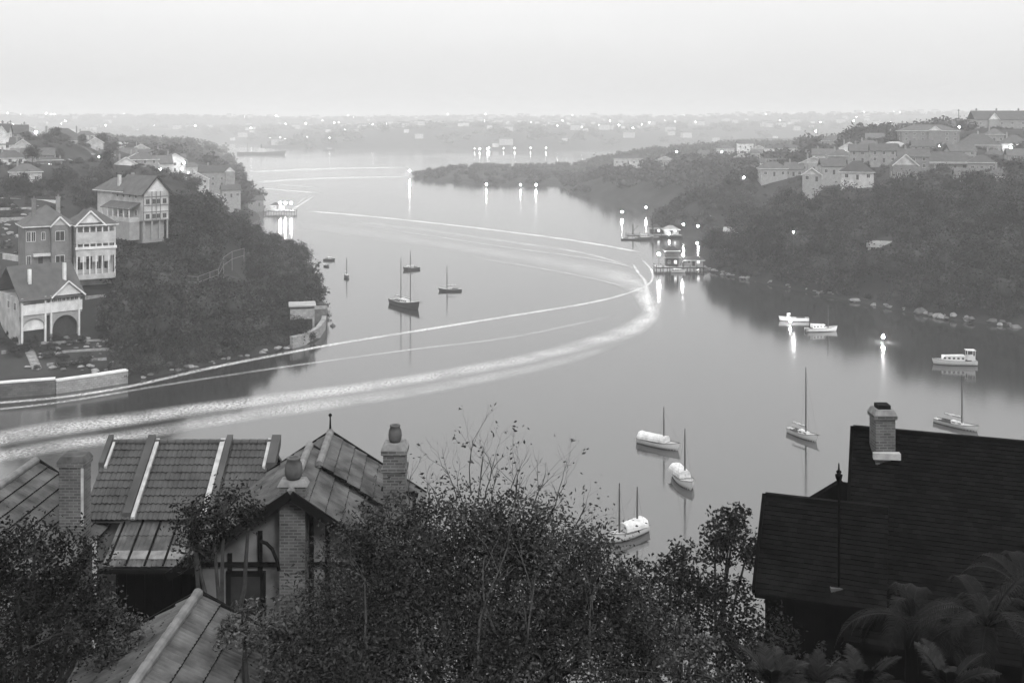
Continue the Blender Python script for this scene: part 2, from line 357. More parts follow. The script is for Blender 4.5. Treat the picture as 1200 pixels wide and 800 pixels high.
# ================================================================ building kit
M_white = material('white_paint', .62, .22, .5, .6)
M_cream = material('cream_render', .42, .28, .45, .8)
M_grey = material('grey_weatherboard', .28, .15, .8, .8)
M_brickd = material('dark_brick', .95, .2, .5, .9, brick=(.25, .09, .012, .12, .17, .22))
M_brickm = material('mid_brick', .95, .2, .5, .9, brick=(.25, .09, .012, .17, .24, .3))
M_tile = material('terracotta_roof', .075, .25, .5, .85, obj=.2)
M_tiled = material('dark_slate_roof', .05, .25, .5, .8, obj=.2)
M_pale_roof = material('pale_iron_roof', .3, .2, .4, .6)
M_glass = material('window_glass', .03, .3, 2, .1, spec=.6)
M_dark = material('dark_timber_and_shade', .03, .3, 2, .8)  # one dark tone for timber, also painted where openings lie in shade
M_stone = material('sandstone', .26, .35, 1.2, .9, bump=.4, detail=8)
M_stoned = material('weathered_sandstone', .12, .4, 1.0, .9, bump=.4, detail=8)
M_lit = lamp_material('lit_window', 2.2)
M_wood = material('grey_timber', .16, .3, 3, .85)
def ray_ground(px, py, y0=200, y1=1600):
    Y = np.arange(y0, y1, 1.0); X = (px-CX)/F*Y; Zr = H-(py-HY)/F*Y; G = ground(X, Y)
    k = np.argmax(G >= Zr); return (X[k], Y[k], float(G[k])) if (G >= Zr).any() else (X[-1], Y[-1], 0)
class House:
    def __init__(s, name, x, y, z, rz, label, cat='house', group=None, clearr=8):
        s.r = empty(name, (x, y, z), math.radians(rz), label, cat, group); placed.append((x, y, clearr))
    def block(s, x0, x1, y0, y1, z0, z1, mat, name='wall', parent=None):
        return MB().box(x0, x1, y0, y1, z0, z1).build(name, mat, parent or s.r)
    def gable(s, x0, x1, y0, y1, z, rise, axis, mat, gmat, eave=.5, t=.18, barge=None):
        """gable roof with infill; axis of the ridge: 'x' or 'y'"""
        m = MB(); g = MB(); g2 = MB(); e = eave
        if axis == 'y':
            xc = (x0+x1)/2; k = rise/((x1-x0)/2)
            for a, b_ in ((x0-e, xc), (x1+e, xc)):
                m.slab([(a, y0-e, z-k*e), (b_, y0-e, z+rise), (b_, y1+e, z+rise), (a, y1+e, z-k*e)], t)
            g.prism([(x0, z), (x1, z), (xc, z+rise-.25)], y0+.02, y0+.2); g2.prism([(x0, z), (x1, z), (xc, z+rise-.25)], y1-.2, y1-.02)
        else:
            yc = (y0+y1)/2; k = rise/((y1-y0)/2)
            for a, b_ in ((y0-e, yc), (y1+e, yc)):
                m.slab([(x0-e, a, z-k*e), (x1+e, a, z-k*e), (x1+e, b_, z+rise), (x0-e, b_, z+rise)], t)
            for g, xa, xb in ((g, x0+.02, x0+.2), (g2, x1-.2, x1-.02)):
                b = len(g.v); g.v += [(xa, y0, z), (xa, y1, z), (xa, yc, z+rise-.25), (xb, y0, z), (xb, y1, z), (xb, yc, z+rise-.25)]
                g.f += [(b, b+1, b+2), (b+5, b+4, b+3), (b, b+3, b+4, b+1), (b+1, b+4, b+5, b+2), (b+2, b+5, b+3, b)]
        r = m.build('roof', mat, s.r); (g.build('gable', gmat, s.r), g2.build('gable', gmat, s.r))
        if barge and axis == 'y':
            q = MB(); xc = (x0+x1)/2; k = rise/((x1-x0)/2)
            for a in (x0-e, x1+e): q.bar((a, y0-e-.05, z-k*e), (xc, y0-e-.05, z+rise), .12, .35)
            q.build('bargeboard', barge, r)
        return r
    def hip(s, x0, x1, y0, y1, z, rise, mat, eave=.6, gablet=None):
        x0 -= eave; x1 += eave; y0 -= eave; y1 += eave; wx, wy = x1-x0, y1-y0; zz = z-.15
        if wx >= wy: a = ((x0+wy/2), (y0+y1)/2); b = ((x1-wy/2), (y0+y1)/2)
        else: a = ((x0+x1)/2, y0+wx/2); b = ((x0+x1)/2, y1-wx/2)
        A = (a[0], a[1], z+rise); B = (b[0], b[1], z+rise); c = [(x0, y0, zz), (x1, y0, zz), (x1, y1, zz), (x0, y1, zz)]; m = MB()
        if wx >= wy: F_ = [(c[0], c[1], B, A), (c[1], c[2], B), (c[2], c[3], A, B), (c[3], c[0], A)]
        else: F_ = [(c[0], c[1], A), (c[1], c[2], B, A), (c[2], c[3], B), (c[3], c[0], A, B)]
        for f in F_: m.poly(f)
        m.poly(c[::-1]); r = m.build('roof', mat, s.r)
        q = MB(); q.box(x0, x1, y0-.03, y0+.09, zz-.25, zz-.01); q.box(x0, x1, y1-.09, y1+.03, zz-.25, zz-.01); q.box(x0-.03, x0+.09, y0+.1, y1-.1, zz-.25, zz-.01); q.box(x1-.09, x1+.03, y0+.1, y1-.1, zz-.25, zz-.01)
        q.build('gutter', M_white, r); return r
    def chimney(s, roof, x, y, z0, z1, mat=None, w=.8):
        m = MB().box(x-w/2, x+w/2, y-w/2, y+w/2, z0, z1); m.box(x-w/2-.1, x+w/2+.1, y-w/2-.1, y+w/2+.1, z1-.3, z1+.002); m.lathe([(.18, z1), (.2, z1+.3), (.14, z1+.55)], (x, y, 0), 8)
        return m.build('chimney', mat or M_brickm, roof)
    def win(s, x, y, z, face, w_=1.1, h_=1.4, lit=False, fm=None, mull=True, pane=None):
        """window on a wall face: 'f' front (-y), 'l' left (-x), 'r' right (+x)"""
        fr = MB(); gl = MB(); b = .09
        def bx(m, u0, u1, d0, d1, z0, z1):
            if face == 'f': m.box(x+u0, x+u1, y-d1, y-d0, z0, z1)
            elif face == 'l': m.box(x-d1, x-d0, y+u0, y+u1, z0, z1)
            else: m.box(x+d0, x+d1, y+u0, y+u1, z0, z1)
        a, c = w_/2, h_/2
        bx(fr, -a-b, -a, 0, .08, z-c-b, z+c+b); bx(fr, a, a+b, 0, .08, z-c-b, z+c+b); bx(fr, -a, a, 0, .08, z+c, z+c+b); bx(fr, -a-b, a+b, .081, .16, z-c-b, z-c)
        if mull: bx(fr, -.03, .03, .02, .07, z-c, z+c)
        f = fr.build('window', fm or M_white, s.r); bx(gl, -a, a, .004, .03, z-c, z+c); gl.build('pane', pane or (M_lit if lit else M_glass), f); return f
    def door(s, x, y, z0, face='f', w_=1.0, h_=2.1):
        m = MB()
        if face == 'f': m.box(x-w_/2, x+w_/2, y-.07, y-.004, z0, z0+h_)
        elif face == 'r': m.box(x+.004, x+.07, y-w_/2, y+w_/2, z0, z0+h_)
        else: m.box(x-.07, x-.004, y-w_/2, y+w_/2, z0, z0+h_)
        return m.build('door', M_dark, s.r)

# ---- big brick house with the white verandah wing (left hill)
p = at(80, 331, 268); p.z += 2.2
h = House('brick_house', p.x, p.y, p.z, 32, 'tall dark brick house with pale open verandah wing, above the white arched house', group=None, clearr=10)
h.block(-10, .4, -2, 9, -5, 12.2, M_brickd)
h.block(-4.4, -.6, -3.6, -2, -3, 12.2, M_brickd, 'bay')
rf = h.hip(-10, 1, -2, 9, 12.2, 4.6, M_tile); h.chimney(rf, -7.5, 2, 14, 18.4, M_brickd, .9); h.chimney(rf, -1.5, 5, 13, 18.5, M_brickm, .9)
h.gable(-4.4, -.6, -3.6, 2, 12.2, 2.0, 'y', M_tile, M_cream, .4, barge=M_white)
for xx in (-9.2, -8.2): h.win(xx, -2, 9.6, 'f', .8, 2.2, pane=M_glass)
h.win(-6.0, -2, 9.6, 'f', .7, 1.8)
h.win(-2.5, -3.6, 9.6, 'f', 1.9, 2.2); h.win(-2.5, -3.6, 3.9, 'f', 1.9, 2.0)
for xx in (-9.2,): h.win(xx, -2, 3.9, 'f', .8, 2.2)
h.block(-8.3, -4.5, -3.2, -2, 4.9, 5.5, M_white, 'awning'); h.block(-8.3, -4.5, -3.2, -2.9, 1.2, 2.8, M_cream, 'balcony'); h.door(-6.6, -2, 2.8); h.door(-9.2, -2, -.6)
W0, W1, YF, YB = 1.0, 10.2, -4.5, 7
h.block(W0, W1, -1.6, YB, -3, 12, M_cream, 'wing_wall')
for z0, z1 in ((-1.2, .0), (4.4, 6.4), (7.4, 10.2), (11.5, 12.2)): h.block(W0, W1, YF, -1.62, z0, z1, M_cream if z1 < 11 else M_white, 'verandah_spandrel')
h.block(W0-.2, W1+.2, YF-.25, YF-.01, 6.1, 6.75, M_white, 'verandah_trim')
for xx in [W0+.2+i*(W1-W0-.4)/6 for i in range(7)]:
    h.block(xx-.14, xx+.14, YF+.01, YF+.29, .0, 4.4, M_white, 'post'); h.block(xx-.14, xx+.14, YF+.01, YF+.29, 6.4, 7.4, M_white, 'post'); h.block(xx-.14, xx+.14, YF+.01, YF+.29, 10.2, 11.5, M_white, 'post')
for i in range(4): h.win(W0+1.4+i*2.1, -1.6, 2.2, 'f', 1.3, 2.6)
for i in range(3): h.block(W0+.9+i*2.8, W0+2.3+i*2.8, YF+.02, YF+.2, 3.0, 4.4, M_cream, 'screen')
h.gable(W0+.1, W0+6.4, YF, 3, 12.2, 3.2, 'y', M_tile, M_white, .5, barge=M_white)
h.hip(W0, W1, YF, YB, 12.2, 3.6, M_tile)
for i in range(4): h.win(W1, YF+4+i*1.9, 9, 'r', .9, 1.3)

# ---- long white house with tall gabled end (left hill, further)
p = at(168, 273, 305)
h = House('gabled_house', p.x, p.y, p.z, 48, 'long pale house with tall white gable end on posts, behind the dark brick house', clearr=6)
h.block(0, 7.8, .0, 26, 3.2, 11.4, M_cream); h.block(.6, 7.2, 1.5, 25, -3, 3.2, M_grey, 'undercroft')
for xx in (.3, 2.7, 5.1, 7.5): h.block(xx-.2, xx+.2, .1, .5, -2, 3.19, M_grey, 'post')
h.gable(0, 7.8, 0, 15, 11.4, 4.3, 'y', M_tile, M_white, .9, barge=M_dark); h.hip(-.2, 7.6, 11, 27, 11.2, 3.4, M_tile)
q = MB()
for xx in (.05, 2.6, 3.9, 5.2, 7.75): q.box(xx-.12, xx+.12, -.1, -.003, 3.2, 11.4)
for zz in (3.25, 5.6, 7.4, 9.8): q.box(0, 7.8, -.16, -.101, zz, zz+.22)
q.build('timber_frame', M_wood, h.r)
for xx in (1.3, 3.25, 4.55, 6.5): h.win(xx, 0, 6.5+2.1, 'f', 1.0, 1.2, fm=M_wood); h.win(xx, 0, 4.5, 'f', 1.0, 1.1, fm=M_wood)
m = MB(); m.slab([(-3.4, 1.5, 6.6), (-.02, 1.5, 8.3), (-.02, 18, 8.3), (-3.4, 18, 6.6)], .15); m.build('verandah_roof', M_tile, h.r)
h.block(-3.1, -.02, 2, 17.5, 3.0, 4.2, M_cream, 'verandah_spandrel'); h.block(-3.0, -.02, 2.1, 17.4, -2, 2.99, M_grey, 'verandah_base')
for k in range(6): h.block(-3.2, -2.95, 2.1+k*3, 2.35+k*3, 4.2, 6.75, M_white, 'post')
for k in range(4): h.win(-.0, 4+k*3.4, 10, 'l', 1.0, 1.0, lit=False)
for k in range(3): h.win(-.0, 4+k*4, 5.4, 'l', 1.2, 1.4)
rf = h.block(6.2, 6.9, 17, 18, 11, 16, M_brickm, 'chimney'); h.block(.9, 1.6, 15, 16, 12, 15.6, M_cream, 'chimney')

# ---- white house with arches (left, nearest)
p = at(25, 391, 243)
h = House('arched_house', p.x, p.y, p.z, 42, 'white house with arched undercroft and two white chimneys, lowest on the left slope', clearr=6)
L_, D_ = 17.0, 17; h.r.scale = (.79, 1, 1)
h.block(0, L_, 1.6, D_, -3, 7.6, M_cream, 'wall')
# verandah front: balustrade, arches
h.block(0, L_, 0, .25, 3.9, 6.2, M_white, 'balustrade'); h.block(0, L_, .02, .23, 7.0, 7.7, M_white, 'beam'); h.block(0, L_, .26, 1.59, 3.4, 3.9, M_grey, 'verandah_floor')
for xx in (.25, 6.6, 8.2, 16.1): h.block(xx-.25, xx+.25, -.05, .45, -2.6, 7.72, M_white, 'pillar')
def arch(x0, x1, zs, zt, y0, y1, fill, name):
    xc = (x0+x1)/2; r = (x1-x0)/2; top = [(x0+i*(x1-x0)/16, zs+(zt-.35-zs)*math.sqrt(max(0, 1-((x0+i*(x1-x0)/16-xc)/r)**2))) for i in range(17)]; m = MB()
    for (xa, za), (xb, zb) in zip(top[:-1], top[1:]): m.hexa([(xa, y0, za), (xb, y0, zb), (xb, y1, zb), (xa, y1, za), (xa, y0, zt), (xb, y0, zt), (xb, y1, zt), (xa, y1, zt)])
    return m.build(name, fill, h.r)
arch(.5, 6.35, 1.2, 3.4, .02, .3, M_grey, 'arch'); arch(8.45, 15.85, -.2, 3.39, .02, .3, M_grey, 'arch')
h.block(.6, 6.3, .5, .7, .4, 3.3, M_white, 'lattice_panel'); h.block(.3, 16, 1.3, 1.58, -2.9, 3.38, M_dark, 'undercroft')  # dark block paints the shade behind the arches
for i in range(6): h.win(9.3+i*1.2, .02, 6.65, 'f', .8, .7)
h.win(3, 1.6, 5.4, 'f', 3.6, 1.6); h.win(-.0, 4.2, 5.5, 'l', 1.4, 1.6); h.win(-.0, 8.5, 5.5, 'l', 1.4, 1.6); h.door(12, 1.6, 3.9)
rf = h.gable(0, L_, 0, D_, 7.7, 6.4, 'x', M_tile, M_white, .7)
h.gable(8.3, L_, -.6, 6, 7.7, 3.1, 'y', M_tile, M_white, .5, barge=M_white)
h.block(3.4, 4.2, 3.4, 4.2, 9, 13.6, M_white, 'chimney'); h.block(13.2, 14, 3.4, 4.2, 10, 14.4, M_white, 'chimney')

# ---- ordinary houses
def simple(name, pxc, base, Y, w_, d_, eave_z, rise, kind, rz, wm, rm, label, cat='house', group=None, wins=3, lit=(), rows=None, chim=((.25, .5),), front=None, verandah=False):
    p = at(pxc, base, Y); g = gz(p.x, p.y)
    h = House(name, p.x, p.y, p.z, rz, label, cat, group, max(w_, d_)*.55)
    h.block(-w_/2, w_/2, -d_/2, d_/2, min(g-p.z, 0)-3, eave_z, wm)
    if kind == 'hip': rf = h.hip(-w_/2, w_/2, -d_/2, d_/2, eave_z, rise, rm)
    elif kind == 'gx': rf = h.gable(-w_/2, w_/2, -d_/2, d_/2, eave_z, rise, 'x', rm, wm)
    else: rf = h.gable(-w_/2, w_/2, -d_/2, d_/2, eave_z, rise, 'y', rm, M_cream if wm is not M_white else M_white, barge=M_white)
    for cx, cy_ in chim: h.chimney(rf, (cx-.5)*w_, (cy_-.5)*d_, eave_z, eave_z+rise+1.2)
    rows = rows or max(1, int(eave_z//3)); k = 0
    for r_ in range(rows):
        for i in range(wins):
            if r_ == 0 and i == wins//2: h.door((i+.5)/wins*w_-w_/2, -d_/2, 0)
            else: h.win((i+.5)/wins*w_-w_/2, -d_/2, 1.6+r_*3, 'f', 1.3, 1.5, lit=k in lit)
            k += 1
        h.win(w_/2, 0, 1.6+r_*3, 'r', 1.3, 1.5); h.win(-w_/2, 0, 1.6+r_*3, 'l', 1.3, 1.5)
    if front: h.gable(front[0]-front[1]/2, front[0]+front[1]/2, -d_/2-1.2, 0, eave_z, rise*.7, 'y', rm, M_white, .4, barge=M_white); h.block(front[0]-front[1]/2, front[0]+front[1]/2, -d_/2-1.2, -d_/2-.01, -2, eave_z, wm, 'bay')
    if verandah:
        MB().slab([(-w_/2-.3, -d_/2-2.6, eave_z-.9), (w_/2+.3, -d_/2-2.6, eave_z-.9), (w_/2+.3, -d_/2-.01, eave_z-.2), (-w_/2-.3, -d_/2-.01, eave_z-.2)], .12).build('verandah_roof', rm, h.r)
        h.block(-w_/2, w_/2, -d_/2-2.4, -d_/2-.02, -2, .05, M_stone, 'verandah_floor')
        for i in range(6): h.block(-w_/2+i*(w_-.3)/5, -w_/2+i*(w_-.3)/5+.25, -d_/2-2.4, -d_/2-2.15, .06, eave_z-.95, M_white, 'post')
    return h
S = simple
# left hill
S('terrace_house', 254, 218, 640, 20, 12, 8.6, 3.6, 'gx', 18, M_brickm, M_tiled, 'three-gabled house standing at the far end of the left hill against the open water', wins=4, front=(7, 5))
S('cottage', 147, 204, 500, 10, 9, 4.6, 3.2, 'gy', 22, M_white, M_tile, 'small white-gabled cottage in the middle of the left hill', wins=3, lit=(0,))
S('villa', 72, 178, 700, 30, 22, 7.5, 7.5, 'hip', 20, M_cream, M_tiled, 'villa under a very large dark pyramid roof on the left skyline', wins=5, front=(-6, 6), chim=((.2, .5), (.8, .4)))
S('flat_building', 58, 206, 480, 10, 9, 7.2, 1.2, 'hip', 25, M_brickd, M_tiled, 'dark square two-storey house with lit windows between the trees on the left hill', wins=3, lit=(1, 2, 4), chim=())
S('gabled_cottage', 27, 190, 540, 11, 9, 7, 4.2, 'gy', 20, M_brickm, M_tiled, 'narrow dark cottage with steep gable and a lit porch near the left edge', wins=2, lit=(0,))
S('tall_house', -3, 176, 560, 12, 10, 9.5, 4, 'gx', 15, M_white, M_tiled, 'tall white house cut by the left edge of the view, high on the hill', wins=3, front=(3, 4), chim=((.2, .5), (.7, .5)))
S('brick_cottage', 18, 168, 620, 13, 10, 6, 4.5, 'gx', 25, M_brickm, M_tile, 'brick cottage with two tall chimneys near the top left skyline', wins=3, chim=((.2, .5), (.85, .5)))
S('hillside_house', 92, 192, 600, 16, 11, 5.6, 3.8, 'hip', 20, M_grey, M_tile, 'low grey house with broad hipped roof below the pyramid-roofed villa', wins=4, lit=(3,))
S('hillside_cottage', 110, 178, 640, 9, 9, 5.6, 2.8, 'gy', 30, M_cream, M_tile, 'cream cottage beside the round dark tree on the left skyline', wins=2)
S('twin_gabled_house', 185, 207, 600, 14, 11, 7.4, 4.2, 'gx', 25, M_cream, M_tile, 'cream house with bright front gable at the right shoulder of the left hill', wins=3, front=(-3, 5), lit=(1,))
S('slope_house', 203, 201, 650, 12, 10, 7.2, 3.6, 'gy', 28, M_white, M_tiled, 'white gable-fronted house stepping down toward the far bay', wins=3, lit=(2,))
S('low_house', 128, 205, 540, 13, 9, 4.6, 3, 'hip', 25, M_grey, M_tile, 'low grey house left of the small white-gabled cottage', wins=3)
S('brown_house', 168, 200, 560, 13, 10, 6, 3.6, 'hip', 28, M_brickm, M_tile, 'brick house with hipped roof right of the small white-gabled cottage', wins=3)
S('bayside_cottage', 254, 243, 560, 8, 8, 4.4, 2.6, 'gy', 22, M_cream, M_pale_roof, 'little cream cottage low on the slope behind the dark headland', wins=2)
S('shore_cottage', 270, 231, 610, 10, 8, 4.4, 2.6, 'gx', 22, M_grey, M_tile, 'grey cottage below the three-gabled house at the far bay', wins=3)
S('boat_shed', 300, 241, 690, 9, 9, 4.0, 2.4, 'gx', 10, M_wood, M_tiled, 'timber boat shed on the point beside the left wharf', cat='boat shed', wins=2, chim=())
S('roadside_house', 30, 213, 450, 12, 9, 4.4, 3, 'hip', 25, M_cream, M_tile, 'cream house half hidden by dark trees near the left edge', wins=3)
S('back_house', 45, 175, 760, 14, 10, 6, 4, 'gx', 20, M_brickm, M_tile, 'small brick house showing left of the pyramid-roofed villa', wins=3)
S('rear_cottage', 225, 205, 700, 12, 9, 5, 3, 'hip', 25, M_cream, M_tile, 'cottage with hipped roof tucked left of the three-gabled house', wins=2, lit=(0,))
# right hill
S('barn_house', 1059, 208, 470, 10, 12, 5.6, 4.4, 'gy', -12, M_brickd, M_tile, 'dark house with wide pale-edged gable facing the water above the right bush', wins=2, chim=())
S('hipped_house', 1004, 210, 465, 13, 10, 3.4, 4.4, 'hip', -14, M_cream, M_tiled, 'pale-walled house with tall dark hipped roof at the edge of the right bush', wins=3)
S('verandah_house', 1110, 199, 520, 25, 12, 4.0, 4.6, 'hip', -8, M_white, M_tile, 'long low white house with a verandah and broad hipped roof on the right hill', wins=6, verandah=True, chim=((.5, .6),))
S('large_house', 1146, 181, 600, 20, 14, 5.4, 6.0, 'hip', -10, M_brickm, M_tile, 'brick house with a wide plain roof above the long verandah house', wins=4, lit=(0,), chim=((.5, .5),))
S('long_building', 1087, 166, 650, 32, 16, 6.6, 3.4, 'hip', -8, M_brickd, M_tile, 'long dark building with low roof on the right skyline beside the mast pole', wins=7, front=(2, 7), chim=())
S('mansion', 1175, 153, 690, 38, 16, 7.0, 5.4, 'gx', -6, M_brickm, M_tiled, 'many-gabled mansion highest on the right skyline', 'mansion', wins=6, rows=2, front=(-8, 6), chim=((.08, .5), (.4, .5), (.75, .5)), lit=(3,))
S('skyline_cottage', 1026, 169, 700, 12, 10, 3.8, 3.4, 'gx', -15, M_grey, M_tile, 'small dark-roofed cottage left of the bright lamp on the right skyline', wins=2, chim=())
S('pale_house', 1048, 178, 620, 14, 9, 3.6, 2.2, 'hip', -10, M_white, M_pale_roof, 'pale flat-roofed house under the bright lamp on the right hill', wins=4, lit=(2,), chim=())
S('edge_house', 1188, 180, 600, 14, 11, 5.4, 4.8, 'hip', -12, M_cream, M_tile, 'cream house with a lit window at the right edge of the view', wins=3, lit=(1, 0))
S('lower_house', 1180, 216, 430, 16, 11, 3.4, 3.4, 'hip', -14, M_grey, M_tile, 'low roofed house nearest the bush at the right edge', wins=4)
S('shed', 1135, 212, 455, 11, 8, 2.8, 2.6, 'gx', -14, M_grey, M_tile, 'low grey shed among trees below the long verandah house', 'shed', wins=3, chim=())
S('weatherboard_house', 952, 212, 480, 8, 9, 3.0, 2.8, 'gy', -18, M_grey, M_tile, 'small weatherboard house at the left end of the houses above the right bush', wins=2)
S('stepped_house', 931, 206, 560, 9, 9, 3.6, 3.4, 'gx', -20, M_grey, M_tile, 'grey house with steep roof left of the weatherboard house on the right hill', wins=3, lit=(1,))
S('white_row_house', 907, 198, 680, 17, 9, 4.2, 2.4, 'gx', -10, M_white, M_tile, 'white low house catching the light at the left shoulder of the right hill', wins=4, chim=())
S('long_white_hall', 918, 181, 900, 30, 12, 5.0, 3.0, 'hip', -6, M_white, M_tiled, 'long white hall with dark roof on the crest of the right hill', 'hall', wins=7)
S('white_cottage', 873, 174, 1000, 14, 10, 5.0, 3.0, 'gx', -6, M_white, M_tile, 'white cottage left of the long white hall on the crest', wins=3, chim=())
S('pavilion', 736, 192, 930, 24, 12, 5.0, 3.0, 'hip', -4, M_cream, M_tiled, 'hazy pavilion with wide dark roof rising from the woods behind the peninsula', 'pavilion', wins=5)
S('crest_house', 975, 172, 760, 14, 10, 4.4, 3.4, 'hip', -12, M_grey, M_tile, 'grey hipped house on the crest between the two lamps of the right hill', wins=3, lit=(1,))
S('garden_house', 965, 190, 620, 12, 9, 4.4, 3.2, 'gx', -16, M_cream, M_tile, 'cream house surrounded by trees left of the pale flat-roofed house', wins=3, lit=(2,))
S('crest_cottage', 995, 181, 640, 11, 9, 4.0, 3.2, 'gy', -14, M_white, M_tile, 'white gabled cottage behind the tall dark hipped roof', wins=2, lit=(0,))
S('ridge_house', 850, 180, 1050, 16, 10, 5, 3, 'hip', -6, M_cream, M_tile, 'faint cream house on the wooded ridge left of the white cottages', wins=3)
S('bush_cottage', 1036, 297, 365, 10, 6, 2.6, 1.6, 'gx', -20, M_white, M_pale_roof, 'tiny white cottage alone in the bush halfway down the right hillside', wins=3, chim=())
S('bush_hut', 857, 277, 425, 5, 4, 2.3, 1.3, 'gx', -20, M_white, M_pale_roof, 'tiny white hut in the bush above the right wharf', 'hut', wins=2, chim=())
def row_of(names):
    pass
r2 = random.Random(11)
for i, (pxc, b, Y) in enumerate([(1010, 190, 560), (1080, 184, 590), (1165, 166, 640), (1125, 190, 560), (940, 190, 760), (885, 186, 860), (960, 178, 800), (1195, 196, 540), (825, 188, 1000), (780, 193, 930), (1000, 176, 860), (930, 178, 1000), (1018, 180, 600), (1035, 190, 540), (1070, 198, 500), (985, 192, 580), (975, 204, 500), (1100, 182, 610), (1130, 168, 680), (1165, 192, 560), (1150, 200, 500), (905, 206, 560), (870, 190, 860), (1178, 160, 720), (1108, 158, 720), (1062, 160, 760), (955, 200, 560), (890, 180, 960)]):
    S('suburban_house', pxc, b, Y, r2.uniform(10, 15), 9, r2.choice([4, 4.4, 6]), 3.2, r2.choice(['hip', 'gx', 'gy']), r2.uniform(-25, 0), r2.choice([M_grey, M_brickd, M_brickm]), M_tile, 'small hazy suburban house half hidden by trees on the right hill', group='hazy houses on the right hill', wins=3)
for i, (pxc, b, Y) in enumerate([(12, 200, 500), (100, 168, 820), (150, 190, 700), (165, 181, 800), (135, 176, 900), (60, 163, 900), (-10, 162, 800), (240, 228, 660), (190, 188, 800), (80, 205, 520), (215, 222, 560), (30, 158, 900), (50, 183, 620), (120, 190, 620), (160, 193, 640), (175, 188, 760), (100, 182, 700), (10, 182, 560), (-12, 188, 560), (45, 196, 520), (205, 193, 760), (85, 176, 760), (238, 208, 760), (140, 172, 860), (232, 222, 600), (190, 200, 660)]):
    S('suburban_house', pxc, b, Y, r2.uniform(10, 15), 9, r2.choice([4, 4.4, 6]), 3.2, r2.choice(['hip', 'gx', 'gy']), r2.uniform(10, 30), r2.choice([M_cream, M_white, M_brickm]), M_tile, 'small hazy suburban house half hidden by trees on the left hill', group='hazy houses on the left hill', wins=3)

# ---- far shore houses: one of each kind, copied
def far_house(i):
    r_ = empty('far_house'); w_, d_, e = ((12, 9, 4), (18, 10, 7), (26, 12, 9))[i]
    MB().box(-w_/2, w_/2, -d_/2, d_/2, -4, e).build('wall', (M_white, M_cream, M_cream)[i], r_)
    m = MB(); m.slab([(-w_/2-.5, -d_/2-.5, e), (w_/2+.5, -d_/2-.5, e), (w_/2+.5, 0, e+3.5), (-w_/2-.5, 0, e+3.5)], .2); m.slab([(-w_/2-.5, 0, e+3.5), (w_/2+.5, 0, e+3.5), (w_/2+.5, d_/2+.5, e), (-w_/2-.5, d_/2+.5, e)], .2); m.build('roof', M_tile, r_)
    return r_
FH = [far_house(i) for i in range(3)]; used = [False]*3
cand = [(x_, y_) for x_, y_ in zip([r2.uniform(-2400, 2600) for _ in range(900)], [math.exp(r2.uniform(math.log(2250), math.log(5200))) for _ in range(900)])]
sdn = signed(FAR, np.array([c[0] for c in cand]), np.array([c[1] for c in cand])); n = 0
for (x_, y_), sd in zip(cand, sdn):
    px = CX+F*x_/y_
    if sd < 8 or px < -10 or px > 1210 or n >= 230: continue
    k = r2.choice([0, 0, 1, 1, 2]); o = FH[k] if not used[k] else copy_tree(FH[k]); used[k] = True
    o.location = (x_, y_, gz(x_, y_)+r2.uniform(4, 9)); o.rotation_euler.z = r2.uniform(-.5, .5); n += 1
    tag(o, 'tiny pale house among many on the hazy far shore', 'house', 'houses on the far shore')
# ---- harbour island fort-like point is wooded only
# ================================================================ boats
M_hullw = material('white_hull', .58, .06, 1, .35, spec=.5); M_hulld = material('dark_hull', .04, .3, 1, .4, spec=.5); M_hullg = material('grey_hull', .32, .15, 1, .4)
M_deck = material('boat_deck', .38, .2, 2, .7); M_spar = material('spar_varnish', .05, .2, 3, .5); M_canvas = material('white_canvas', .55, .2, 1.5, .8, bump=.2); M_boot = material('antifoul', .06, .2, 2, .6)
def hull_mesh(L, B, fb, sheer, transom, draft=.35, n=14):
    """hull along +x (bow at +L/2); returns MB for topsides"""
    m = MB(); rows = []
    for i in range(n+1):
        t_ = i/n; x = -L/2+L*t_
        b = B/2*(transom+(1-transom)*math.sin(min(1, t_/.55)*math.pi/2)) if t_ < .55 else B/2*max(.015, (1-((t_-.55)/.45)**2.1))
        z = fb+sheer*(2*t_-.8)**2*(1 if t_ > .4 else .35)
        k = draft*(1-.85*max(0, (t_-.8)/.2))
        xb = x+(0 if t_ < .95 else 0); rake = .06*L*max(0, (t_-.75)/.25)
        rows.append([(x-rake*.0, -b, z), (x-rake*.35, -b*.93, z*.45), (x-rake*.8, -b*.7, -.05), (x-rake, 0, -k), (x-rake*.8, b*.7, -.05), (x-rake*.35, b*.93, z*.45), (x, b, z)])
    b0 = 0
    for r_ in rows: m.v += r_
    for i in range(n):
        for j in range(6): m.f.append((i*7+j, (i+1)*7+j, (i+1)*7+j+1, i*7+j+1))
    m.f.append(tuple(range(7))); return m, rows
